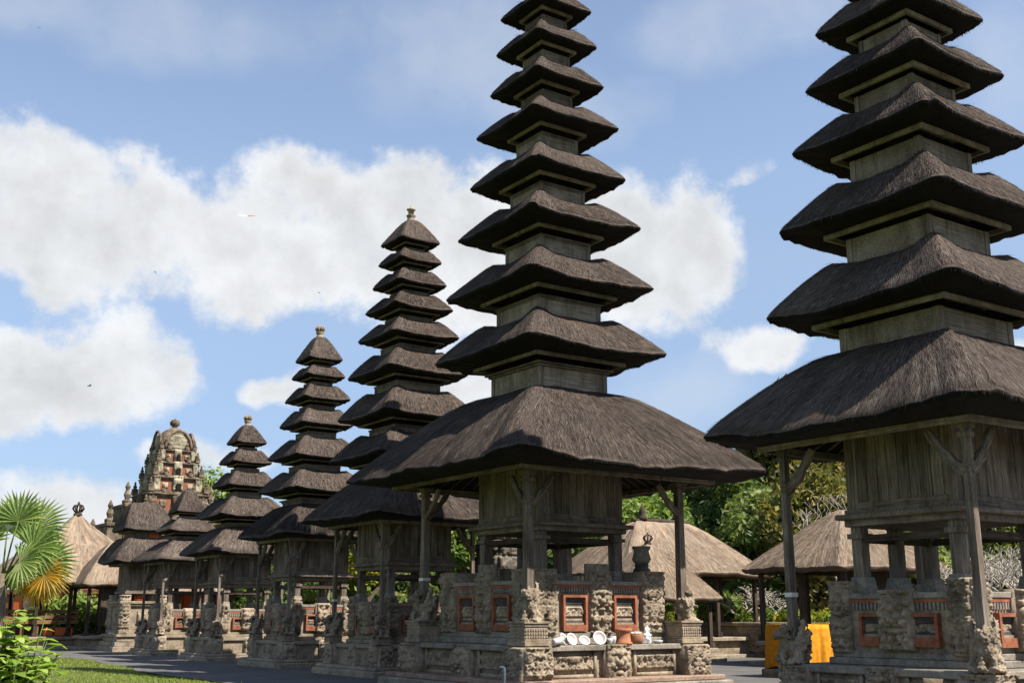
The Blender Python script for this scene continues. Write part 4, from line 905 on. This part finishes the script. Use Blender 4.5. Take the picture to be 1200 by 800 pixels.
gtree(312, 640, 66, 1.8, 2.6, M_LEAFB, 'bright green tree right of the five-tiered tower chamber', 126)
gtree(228, 556, 98, 3.4, 3.4, M_LEAFB, 'tall light green tree just right of the carved gate tower', 127, leaf=.25)
gtree(285, 600, 94, 3.6, 3.4, M_LEAFM, 'distant tree peeking between the five and seven-tiered roofs', 128, leaf=.25)
gtree(75, 698, 70.5, 2.6, 1.9, M_LEAFB, 'green garden tree behind the left open pavilion', 129)
gtree(112, 692, 70.5, 2.2, 2.1, M_LEAFB, 'brighter garden tree behind the right posts of the left pavilion', 130)
gtree(15, 700, 76, 2.4, 1.9, M_LEAFD, 'dark garden tree behind the left end of the left pavilion', 131)
gtree(842, 693, 49, .8, .7, M_LEAFB, 'large-leaved bright plant under the right eave of the front pale pavilion', 132, low=.3, clumps=14, per=120, leaf=.22)

# ------------------------------------------------------------------ bare frangipani
def frangipani(px, py, D, spread, label, seed, tufts=0):
    (x, y, _), z = gp(px, py, D); rr = random.Random(seed); root = empty('frangipani_tree', (x, y, -.1), label, 'tree', 'bare pale frangipani trees')
    m = MB(); tips = []
    def grow(p, d, L, r, k):
        q = p + d * L; m.tube([p, p.lerp(q, .5) + Vector((rr.uniform(-.05, .05), rr.uniform(-.05, .05), .03)) * L, q], [r, r * .9, r * .82], 6)
        if k == 0: tips.append(q); return
        n = 2 + (rr.random() < .55); a0 = rr.uniform(0, 6.28)
        for i in range(n):
            a = a0 + i * 6.283 / n + rr.uniform(-.3, .3); o = Vector((math.cos(a), math.sin(a), 0)); nd = (d * .55 + o * .75 * spread + Vector((0, 0, .35))).normalized()
            grow(q, nd, L * rr.uniform(.66, .82), r * .68, k - 1)
    h = z + .1
    grow(Vector((0, 0, 0)), Vector((rr.uniform(-.15, .15), rr.uniform(-.15, .15), 1)).normalized(), h * .27, .075, 6)
    zmax = max(t.z for t in tips); s = h / zmax; m.v = [(p[0] * s, p[1] * s, p[2] * s) for p in m.v]
    m.obj('branches', M_PBARK, root, smooth=True)
frangipani(890, 684, 49.0, 1.5, 'bare pale frangipani with branches spreading low left of the right tower post', 1)
frangipani(878, 638, 56, 1.0, 'bare frangipani with fine pale twigs above the front pavilion eave', 2)
frangipani(985, 572, 50, .8, 'tall bare frangipani rising behind the peak of the hipped pavilion', 3)
frangipani(1150, 652, 33, 1.05, 'large bare frangipani framed by the legs of the right tower at the photo edge', 4)
frangipani(1065, 655, 42, 1.0, 'bare frangipani behind the middle legs of the right tower', 5)
frangipani(1180, 640, 40, 1.0, 'farther bare frangipani at the right photo edge behind the large one', 6)

# ------------------------------------------------------------------ pale thatched pavilions
def pavilion(loc, tip, ridge, zt, ztop, label, seed, posts, floor=.55, rz=0.0, finial=None, group='pale thatched pavilions', wall=None, strands=6000, pq=(1.05, .95), base_mat=None):
    root = empty('thatched_pavilion', loc, label, 'pavilion', group, rz)
    tx, ty = tip; a, b_ = tx * .83, ty * .83
    thatch('thatch_roof', root, tip, ridge, zt, ztop, (a, b_), zt - .02, zt + .6, strands, seed, [M_PALE, M_PALEU], pq=pq, rho=.10, hip=.02, lift=.0, nside=24, slen=(.2, .5), swid=.022, rag=.25, thick=.12)
    f = MB()
    for s in (-1, 1): f.box(-a, a, *sorted((s * b_, s * (b_ - .12))), zt - .12, zt + .05, grain=0); f.box(*sorted((s * a, s * (a - .12))), -b_ + .12, b_ - .12, zt - .118, zt + .048, grain=1)
    f.obj('eave_beam', M_DWOOD, root)
    m = MB(); m.box(-a - .1, a + .1, -b_ - .1, b_ + .1, floor - .14, floor, bev=.02); m.box(-a + .1, a - .1, -b_ + .1, b_ - .1, .0, floor - .14, mat=1); m.box(-a - .3, a + .3, -b_ - .3, b_ + .3, -.15, .12, bev=.02)
    m.obj('stone_platform', base_mat or [M_STONEP, M_STONE], root)
    p = MB(); p.box(-.07, .07, -.07, .07, floor, zt - .12); p.box(-.12, .12, -.12, .12, floor, floor + .18); pm = p.mesh('post', M_DWOOD)
    nx, ny = posts
    for i in range(nx):
        for j in range(ny):
            if 0 < i < nx - 1 and 0 < j < ny - 1: continue
            link('post', pm, root, 0, (-a + .1 + (2 * a - .2) * i / (nx - 1), -b_ + .1 + (2 * b_ - .2) * j / (ny - 1), 0))
    if wall:
        w = MB(); x0, x1, y0, y1, z0, z1 = wall; w.box(x0, x1, y0, y1, z0, z1, grain=2); w.obj('wooden_wall', M_DWOOD, root)
    if finial:
        s = finial; m = MB(); z = ztop
        m.lathe([(s * .75, z - .05), (s * .8, z + s * .3), (s * .55, z + s * .5), (s * .7, z + s * .75)], 10)
        for k in range(8):
            an = k * math.pi / 4; c, q = math.cos(an), math.sin(an); m.tube([(s * .6 * c, s * .6 * q, z + s * .7), (s * 1.0 * c, s * 1.0 * q, z + s * 1.3), (s * .75 * c, s * .75 * q, z + s * 1.8), (s * .1 * c, s * .1 * q, z + s * 2.0)], s * .14, 5)
        m.lathe([(s * .2, z + s * 1.9), (s * .25, z + s * 2.2), (s * .05, z + s * 2.6)], 8); m.obj('crown_finial', M_DWOOD, root, smooth=True)
    return root
p1 = pavilion((30.8, 34.3, 0), (3.85, 2.4), (1.4, .12), 3.12, 5.15, 'large pale thatched pavilion with a straight ridge behind the middle tower', 801, (4, 3), floor=.75, strands=9000)
m = MB(); m.tube([(-1.45, 0, 5.16), (0, 0, 5.20), (1.45, 0, 5.16)], .10, 7); m.obj('ridge_cap', M_DWOOD, p1, smooth=True)
m = MB(); m.lathe([(.2, 5.2), (.22, 5.3), (.12, 5.4), (.15, 5.5), (.03, 5.85)], 8, -1.0, 0); m.obj('ridge_finial', M_DWOOD, p1, smooth=True)
pavilion((27.6, 31.5, 0), (2.05, 1.75), (.12, .10), 2.15, 4.05, 'smaller steep thatched pavilion with a crown finial in front of the ridged one', 802, (2, 2), floor=.45, finial=.17)
pavilion((31.0, 25.5, 0), (2.75, 2.2), (.14, .12), 3.05, 5.0, 'pale hipped thatched pavilion behind the left post of the right tower', 803, (3, 3), floor=.75, finial=None, wall=(-.2, 1.0, -1.0, .2, .75, 3.0), strands=9000)
pavilion((24.3, 41.5, 0), (2.4, 1.9), (.5, .1), 1.95, 4.0, 'pale thatched pavilion seen beneath the chamber of the nine-tiered tower', 804, (3, 2), floor=.5)
lp = at(88, 640, 64)
p5 = pavilion((lp.x, lp.y, 0), (4.7, 3.8), (.18, .16), 3.08, 6.6, 'tall pale thatched pavilion with crown finial at the left photo edge', 805, (6, 3), floor=.55, finial=.29, pq=(.84, 1.04), strands=9000)
m = MB(); q_ = 4.7 * .83
for k in range(3): m.box(-q_ + .1, -.2, -2.75 - .03, -2.75 + .03, 1.15 + k * .24, 1.33 + k * .24, grain=0, tone=random.uniform(.3, .9))
for k in range(5): m.box(-q_ + .3 + k * .75, -q_ + .38 + k * .75, -2.70, -2.64, .55, 1.9)
m.obj('plank_backrest', wood_mat('brown_bench_wood', (.10, .05, .025), (.22, .12, .06), (.34, .20, .11)), p5)
m = MB(); m.box(-1.7, -.4, -2.7, -2.1, .56, .98, bev=.05); m.obj('orange_cushion', M_ODOOR, p5)
m = MB(); m.box(-q_, -.6, 2.95, 3.02, .56, 1.5); m.obj('rear_panel', M_BRICK, p5)
lq = at(134, 640, 60.5)
pavilion((lq.x, lq.y, 0), (1.75, 1.7), (.2, .1), 3.0, 5.1, 'pale thatched pavilion overlapping the right side of the left crowned pavilion', 806, (3, 2), floor=.6, wall=(-.75, -.1, -1.2, -.9, 1.1, 2.9))
pavilion((23.6, 63.5, 0), (3.6, 2.2), (1.6, .1), 2.75, 4.4, 'far pale thatched pavilion seen between the small left towers', 807, (4, 2), floor=.5)
pavilion((28.5, 61.0, 0), (3.2, 2.2), (1.4, .1), 2.4, 4.0, 'far pale thatched pavilion right of the five-tiered tower chamber', 808, (4, 2), floor=.5)

# ------------------------------------------------------------------ walls, hedge, cloth
m = MB(); m.box(33.4, 34.0, 14, 44, -.15, 1.15, bev=.03); m.box(33.3, 34.1, 13.9, 44.1, 1.15, 1.30, bev=.03)
for k in range(14):
    y = 15 + k * 2.1; panel_into(m, -y, .15, 1.3, .85, -33.38, .10, 900 + k % 3, 'scroll', .06, rot=-math.pi / 2, n_el=50)
tag(m.obj('garden_wall', M_STONE), 'low grey carved stone wall below the yellow-green hedge', 'wall')
def hedge(name, x0, x1, y0, y1, z0, z1, n, mat, label, seed, size=.09):
    rng = np.random.default_rng(seed); k = 60
    C = np.column_stack([rng.uniform(x0, x1, k), rng.uniform(y0, y1, k), rng.uniform(z0 + .15, z1 - .1, k)]); V, c = leaf_cloud(rng, C, np.full(k, .34), n // k, size)
    me = mesh_np(name, V, [np.arange(c * 4).reshape(-1, 4)], [mat], None, None, np.repeat(np.clip(np.repeat(rng.uniform(.1, .9, k), n // k) + rng.normal(0, .15, c), 0, 1), 4), False)
    tag(link(name, me), label, 'hedge')
hedge('hedge', 34.5, 35.7, 28, 40, .95, 1.72, 9000, M_LEAFY, 'yellow-green hedge on top of the low stone wall, left of the right tower', 31)
hedge('hedge', 34.5, 35.7, 16, 28, .95, 1.72, 9000, M_LEAFM, 'green hedge behind the lower walls of the right tower', 32)
hedge('hedge', 33, 35, 44, 52, .2, 2.0, 9000, M_LEAFD, 'dark hedge behind the small steep pavilion', 33)
def wrapped():
    root = empty('cloth_wrapped_plinth', (23.85, 21.35, 0), 'stone plinth wrapped in bright yellow cloth left of the right tower', 'plinth', None, -.15)
    m = MB(); m.box(-.5, .5, -.5, .5, -.1, 1.28, bev=.03); m.box(-.7, .7, -.7, .7, -.1, .2, bev=.03); m.obj('stone_block', M_STONE, root)
    C = unit_ring(40, .12, 8); n = len(C); V = []; rr = np.random.default_rng(3); ph = rr.uniform(0, 6.28, 4)
    s = np.arange(n) / n * 2 * math.pi
    for j in range(9):
        t = j / 8; w = .60 + .04 * t; fold = (np.sin(s * 17 + ph[0]) * .5 + np.sin(s * 29 + ph[1]) * .3 + np.sin(s * 7 + ph[2]) * .4) * .05 * (t + .15)
        z = 1.34 - 1.12 * t - .08 * t * np.sin(s * 3 + 1)
        for i in range(n): V.append((C[i, 0] * (w + fold[i]), C[i, 1] * (w + fold[i]), z[i]))
    F = [(j * n + i, j * n + (i + 1) % n, (j + 1) * n + (i + 1) % n, (j + 1) * n + i) for j in range(8) for i in range(n)]
    b = MB(); b.add(V, [f[::-1] for f in F] + [tuple(range(n))]); b.obj('yellow_cloth', M_CLOTH, root, smooth=True)
wrapped()
# carved stone throne shrine behind the middle tower
def throne():
    p = at(590, 700, 34.5); root = empty('stone_throne_shrine', (p.x, p.y, 0), 'dark carved stone throne shrine seen between the middle tower legs', 'shrine')
    m = MB()
    for w, z0, z1 in ((.95, -.1, .6), (.75, .6, 1.6), (.85, 1.6, 1.8), (.6, 1.8, 2.6), (.72, 2.6, 2.75)): m.box(-w, w, -w, w, z0, z1, bev=.02)
    m.obj('stone_base', M_STONE, root)
    for k, (z, h) in enumerate(((2.75, .5), (3.28, .42), (3.74, .34))):
        mb = MB(); w = .62 - .05 * k; mb.box(-w, w, -w, w, z - .04, z + h + .03)
        for q in QUART: panel_into(mb, 0, z, w * 2, h, w, .16, 950 + k, 'scroll', .035, rot=q, n_el=80)
        mb.obj('carved_course', M_DSTONE2, root, smooth=True)
throne()
# thin white stanchion by the end shrine
def stanchion():
    root = empty('rope_stanchion', (14.35, 51.3, 0), 'thin bent white pipe stanchion at the foot of the leftmost shrine', 'stanchion')
    m = MB(); m.tube([(0, 0, 0), (.2, .1, .75), (.05, .05, .80), (-.15, -.05, .80)], .03, 7); m.obj('pole', M_WHITEP, root, smooth=True)
    m = MB(); m.tube([(.12, .08, .45), (.8, -.5, .42), (1.7, -1.2, .45)], .012, 5); m.obj('rope', M_WHITEP, root)
stanchion()

# ------------------------------------------------------------------ carved gate tower and red brick wall
def gate():
    g = at(195, 640, 78); root = empty('carved_gate_tower', (g.x, g.y, 0), 'ornate carved brick and cream stone gate tower with a domed top', 'gate tower'); root.scale = (1.0, .97, .985)
    rng = random.Random(4)
    tiers_ = [(3.4, 3.2, 0, 5.0), (2.85, 2.7, 5.0, 6.7), (2.3, 2.2, 6.7, 8.1), (1.95, 1.85, 8.1, 9.35), (1.62, 1.55, 9.35, 10.45), (1.38, 1.32, 10.45, 11.4), (1.18, 1.14, 11.4, 12.25)]
    for i, (wx, wy, z0, z1) in enumerate(tiers_):
        m = MB(); h = z1 - z0
        m.box(-wx * .93, wx * .93, -wy * .93, wy * .93, z0, z1 - h * .30); b = m.obj('brick_tier', M_BRICK, root)
        c = MB()
        for k, (a, q0, q1) in enumerate(((.96, .70, .78), (1.0, .78, .86), (1.05, .86, .93), (.99, .93, 1.0))): c.box(-wx * a, wx * a, -wy * a, wy * a, z0 + h * q0, z0 + h * q1, bev=.02)
        c.box(-wx * .97, wx * .97, -wy * .97, wy * .97, z0, z0 + h * .10, bev=.02); c.obj('stone_cornice', M_TAN, b)
        p = MB()
        for q in QUART:
            L, D = (wx, wy) if q in (0, math.pi) else (wy, wx)
            panel_into(p, 0, z0 + h * .08, L * .42, h * .95, D * .96, .22, 300 + i, 'face', .09, rot=q, n_el=40)
            for s in (-1, 1):
                panel_into(p, s * L * .50, z0 + h * .22, L * .22, h * .36, D * .935, .10, 310 + i, 'scroll', .09, rot=q, n_el=24)
                panel_into(p, s * L * .84, z0 + h * .05, L * .26, h * .95, D * .95, .16, 320 + i, 'scroll', .09, rot=q, n_el=30)
        p.obj('carved_panel', M_LIME if i > 3 else M_TAN, b, smooth=True)
        sc_ = .30 - i * .022
        o = MB(); o.box(-sc_ * .8, sc_ * .8, -sc_ * .8, sc_ * .8, 0, sc_ * 1.4, bev=.03); o.lathe([(sc_ * .9, sc_ * 1.4), (sc_ * .95, sc_ * 1.7), (sc_ * .45, sc_ * 1.9), (sc_ * .6, sc_ * 2.5), (sc_ * .25, sc_ * 2.9), (sc_ * .35, sc_ * 3.3), (.02, sc_ * 3.9)], 8); om = o.mesh('corner_ornament', M_TAN)
        for x in (-1, 1):
            for y in (-1, 1): link('corner_ornament', om, b, 0, (x * wx * .93, y * wy * .93, z1))
        o = MB(); k_ = .16; o.lathe([(k_, 0), (k_ * 1.1, k_), (k_ * .5, k_ * 1.4), (k_ * .7, k_ * 2.2), (.02, k_ * 3.4)], 8); om = o.mesh('small_ornament', M_TAN)
        for x in (-.5, .5): link('small_ornament', om, b, 0, (x * wx, -wy * .94, z1))
        n_ = MB(); n_.box(-wx * .09, wx * .09, -wy * .965 - .24, -wy * .9, z0 + h * .15, z0 + h * .55); n_.obj('niche_shade_block', M_DARK, b)  # solid near-black block painted as the shade of a niche opening
    d = MB(); V = []
    prof = [(1.06, 12.2), (1.08, 12.6), (1.0, 13.05), (.82, 13.4), (.55, 13.65), (.25, 13.8)]
    C = unit_ring(8, .45, 5); n = len(C)
    for r, z in prof:
        for c in C: V.append((c[0] * r, c[1] * r * .95, z))
    F = [(j * n + i, j * n + (i + 1) % n, (j + 1) * n + (i + 1) % n, (j + 1) * n + i) for j in range(len(prof) - 1) for i in range(n)] + [tuple(range((len(prof) - 1) * n, len(prof) * n))]
    d.add(V, F); dome = d.obj('dome', M_TAN, root, smooth=True)
    a = MB()
    for q in QUART: panel_into(a, 0, 12.3, 1.35, 1.0, 1.0, .10, 340, 'face', .08, rot=q, n_el=50)
    a.obj('cream_panel', M_LIME, dome, smooth=True)
    a = MB()
    for q in QUART:
        c, s = math.cos(q), math.sin(q); pts = []
        for k in range(13):
            t = math.pi * k / 12; x, y, z = .86 * math.cos(t), -1.1, 12.25 + 1.25 * math.sin(t); pts.append((x * c - y * s, x * s + y * c, z))
        a.tube(pts, .10, 6)
    a.obj('dome_rib', M_TAN, dome, smooth=True)
    f = MB(); f.lathe([(.30, 13.7), (.34, 13.8), (.16, 13.86), (.18, 13.92), (.31, 14.02), (.34, 14.18), (.26, 14.34), (.06, 14.42), (.03, 14.5)], 12); f.obj('round_finial', M_TAN, root, smooth=True)
    # stepped shoulder wings
    for s in (-1, 1):
        w = MB()
        for k in range(4):
            x0 = 2.2 + k * 1.0; h = 8.3 - k * 1.25; w.box(*sorted((s * x0, s * (x0 + 1.0))), -1.4 + k * .1, 1.4 - k * .1, 0, h, bev=.03); w.box(*sorted((s * (x0 - .05), s * (x0 + 1.06))), -1.5 + k * .1, 1.5 - k * .1, h, h + .22, bev=.03)
            w.lathe([(.3, h + .2), (.32, h + .5), (.15, h + .6), (.24, h + .9), (.12, h + 1.2), (.18, h + 1.4), (.03, h + 1.75)], 8, s * (x0 + .55), 0)
        w.obj('stepped_wing', M_TAN, root)
gate()
def brick_wall():
    a, b = at(-10, 690, 74), at(352, 690, 66); L = (Vector((b.x, b.y)) - Vector((a.x, a.y))).length; rz = math.atan2(b.y - a.y, b.x - a.x)
    root = empty('brick_wall', (a.x, a.y, 0), 'long red brick courtyard wall with orange doors behind the small towers', 'wall', None, rz)
    m = MB(); m.box(0, L, -.3, .3, -.1, 2.7); m.box(-.1, L + .1, -.42, .42, 2.7, 2.82, bev=.02); m.box(-.1, L + .1, -.36, .36, 2.82, 3.0, bev=.03); m.obj('wall_body', M_BRICK, root)
    p = MB()
    for k in range(8):
        x = L * k / 7; p.box(x - .35, x + .35, -.45, .45, -.1, 3.05, bev=.02); p.box(x - .45, x + .45, -.55, .55, 3.05, 3.2, bev=.02)
    p.obj('stone_pier', M_TAN, root)
    for f_ in (.12, .28, .49, .57, .64, .74, .81):
        d = MB(); x = L * f_; d.box(x - .55, x + .55, -.345, -.25, .3, 2.65); o = d.obj('orange_door', M_ODOOR, root)
        e = MB(); e.box(x - .02, x + .02, -.36, -.34, .3, 2.65); e.box(x - .62, x - .552, -.37, -.25, .3, 2.65); e.box(x + .552, x + .62, -.37, -.25, .3, 2.65); e.obj('door_frame', M_DWOOD, o)
brick_wall()

# ------------------------------------------------------------------ fan palm and shrub in the left foreground
def fan_palm():
    c = at(2, 678, 24); root = empty('fan_palm', (c.x, c.y, .0), 'fan palm with yellowing lower fronds at the left photo edge', 'palm tree')
    m = MB(); m.tube([(0, 0, -.1), (.02, 0, 1.0), (0, .02, c.z + .1)], [.17, .13, .11], 10); m.obj('trunk', M_BARK, root, smooth=True)
    a = R(YAW); rt = Vector((math.cos(a), -math.sin(a), 0)); bk = Vector((math.sin(a), math.cos(a), 0)); up = Vector((0, 0, 1)); hub = Vector((0, 0, c.z))
    s = 24 / FPX; rng = random.Random(5)
    # centre in pixels right/up of the hub, length of fan, facing, droop, colour
    fr = [(-2, 70, 42, .2, 95, M_PALM), (16, 84, 40, -.3, 70, M_PALM), (34, 72, 44, .3, 42, M_PALM), (44, 44, 40, -.2, 18, M_PALM), (56, 22, 42, .3, 20, M_PALM), (58, 8, 32, .2, -14, M_PALMY), (44, -6, 30, .5, -50, M_PALMY),
          (66, 6, 28, -.4, -28, M_PALMY), (-34, 48, 46, .2, 140, M_PALM), (-36, 14, 44, .2, 200, M_PALM), (30, 24, 34, -.7, 0, M_PALM), (14, 10, 30, .8, -60, M_PALM)]
    for i, (dx, dy, Lf, face, ang, mat) in enumerate(fr):
        o = hub + rt * (dx * s * .72) + up * (dy * s * .72) + bk * (face * .3 + rng.uniform(-.1, .1))
        st = MB(); st.tube([hub + Vector((0, 0, -.1)), hub.lerp(o, .55) + up * .06, o], [.022, .016, .012], 5); pet = st.obj('frond_stem', M_LEAFM, root, smooth=True)
        ax = (rt * math.cos(R(ang)) + up * math.sin(R(ang)) + bk * face * .4).normalized(); sd_ = ax.cross((bk * 1.0 + up * .35 * face + rt * face * .3).normalized()).normalized(); nm = sd_.cross(ax)
        lf = MB(); nL = 34; Ln = Lf * s * 1.0
        for k in range(nL):
            t = (k + .5) / nL; th = (t - .5) * R(250); d = (ax * math.cos(th) + sd_ * math.sin(th)); q = d.cross(nm).normalized(); ll = Ln * (1 - .22 * abs(t - .5) * 2) * rng.uniform(.92, 1.05); wd = Ln * .037
            fold = nm * (.012 if k % 2 else -.012); tn = rng.uniform(.2, .8); dr = up * (-.10 * ll)
            p0 = o; pm_ = o + d * ll * .62 + fold; pe = o + d * ll + dr + fold
            lf.add([p0, pm_ - q * wd, pm_ + q * wd, pm_ + fold * 1.5], [(0, 1, 3), (0, 3, 2)], None, tn); lf.add([pm_ - q * wd, pm_ + fold * 1.5, pe], [(0, 1, 2)], None, tn - .1); lf.add([pm_ + q * wd, pm_ + fold * 1.5, pe], [(0, 2, 1)], None, tn + .1)
        lf.obj('fan_leaf', mat, pet)
fan_palm()
def shrub():
    c = at(10, 790, 12.2); root = empty('leafy_shrub', (c.x, c.y, 0.05), 'bright green leafy shrub in the lower left corner', 'shrub'); rng = random.Random(8)
    st, lf = MB(), MB(); tops = []
    for k in range(60):
        a = rng.uniform(0, 6.28); h = rng.uniform(.45, 1.62) ; r = rng.uniform(.05, .62) * (1.25 - .42 * h); e = Vector((r * math.cos(a), r * math.sin(a), h)); b = Vector((e.x * .15, e.y * .15, 0)); mid = b.lerp(e, .6) + Vector((0, 0, .12))
        st.tube([b, mid, e], [.012, .008, .004], 5)
        for j in range(17):
            t = rng.uniform(.38, 1.0); p = b.lerp(mid, t / .6) if t < .6 else mid.lerp(e, (t - .6) / .4)
            an = rng.uniform(0, 6.28); d = Vector((math.cos(an), math.sin(an), rng.uniform(-.25, .5))).normalized(); L = rng.uniform(.10, .22); q = d.cross(Vector((0, 0, 1))).normalized() * L * .31; dn = Vector((0, 0, -1)); tn = rng.uniform(.15, .95)
            p1 = p + d * L * .2; p2 = p + d * L * .55; p3 = p + d * L * .82 + dn * L * .06; p4 = p + d * L + dn * L * .16; u = Vector((0, 0, L * .07))
            lf.add([p, p1 - q * .6 + u, p1 + q * .6 + u, p2 - q + u, p2, p2 + q + u, p3 - q * .6, p3 + q * .6, p4, p1], [(0, 1, 9), (0, 9, 2), (1, 3, 4, 9), (9, 4, 5, 2), (3, 6, 8, 4), (4, 8, 7, 5)], None, tn)
    st.obj('stems', M_LEAFM, root, smooth=True); lf.obj('leaves', leaf_mat('shrub_leaves', [(0, (.10, .17, .03)), (.5, (.22, .34, .07)), (1, (.36, .46, .13))], .45), root, smooth=False)
shrub()

# ------------------------------------------------------------------ birds and a kite in the sky
def bird(px, py, D, span, label, ang):
    p = at(px, py, D); m = MB()
    m.tube([(0, -.5 * span * .5, 0), (0, -.2 * span * .5, .0), (0, .15 * span * .5, 0), (0, .42 * span * .5, 0)], [span * .01, span * .06, span * .055, span * .01], 7)
    for s in (-1, 1):
        V = [(s * .04 * span, .12 * span, .01), (s * .04 * span, -.08 * span, .0), (s * .26 * span, .14 * span, .10 * span), (s * .24 * span, -.04 * span, .09 * span), (s * .5 * span, -.02 * span, .05 * span)]
        m.add(V + [(v[0], v[1], v[2] - .012 * span) for v in V], [(0, 2, 3, 1), (2, 4, 3), (5, 6, 8, 7), (7, 8, 9), (0, 5, 7, 2), (2, 7, 9, 4), (4, 9, 8, 3), (3, 8, 6, 1)])
    o = m.obj('bird', M_BIRD, loc=p); o.rotation_euler = (R(15), R(10), ang); tag(o, label, 'bird', 'birds in the sky')
bird(374, 343, 70, .32, 'tiny dark bird against the cloud left of the nine-tiered tower', .5)
bird(105, 452, 70, .42, 'dark bird in front of the lower left cloud', 2.0)
bird(182, 319, 80, .34, 'small bird high in the big cloud, left of the white kite', 1.0)
bird(46, 33, 70, .32, 'lone bird in the blue sky at the upper left', -.6)
def kite():
    p = at(290, 253, 60); root = empty('kite', p, 'small white and red kite floating before the big cloud', 'kite', None, R(-YAW + 8))
    for s, mat, nm in ((-1, M_WHITEP, 'white_wing'), (1, M_TERRA, 'red_wing')):
        m = MB(); m.add([(0, 0, -.02), (s * .22, .05, .04), (s * .46, 0, .03), (s * .2, -.05, -.04), (0, .01, .02), (s * .22, .06, .07), (s * .46, .01, .045), (s * .2, -.04, -.01)], [(0, 1, 2, 3), (4, 7, 6, 5), (0, 3, 7, 4), (3, 2, 6, 7), (2, 1, 5, 6), (1, 0, 4, 5)]); m.obj(nm, mat, root)
kite()
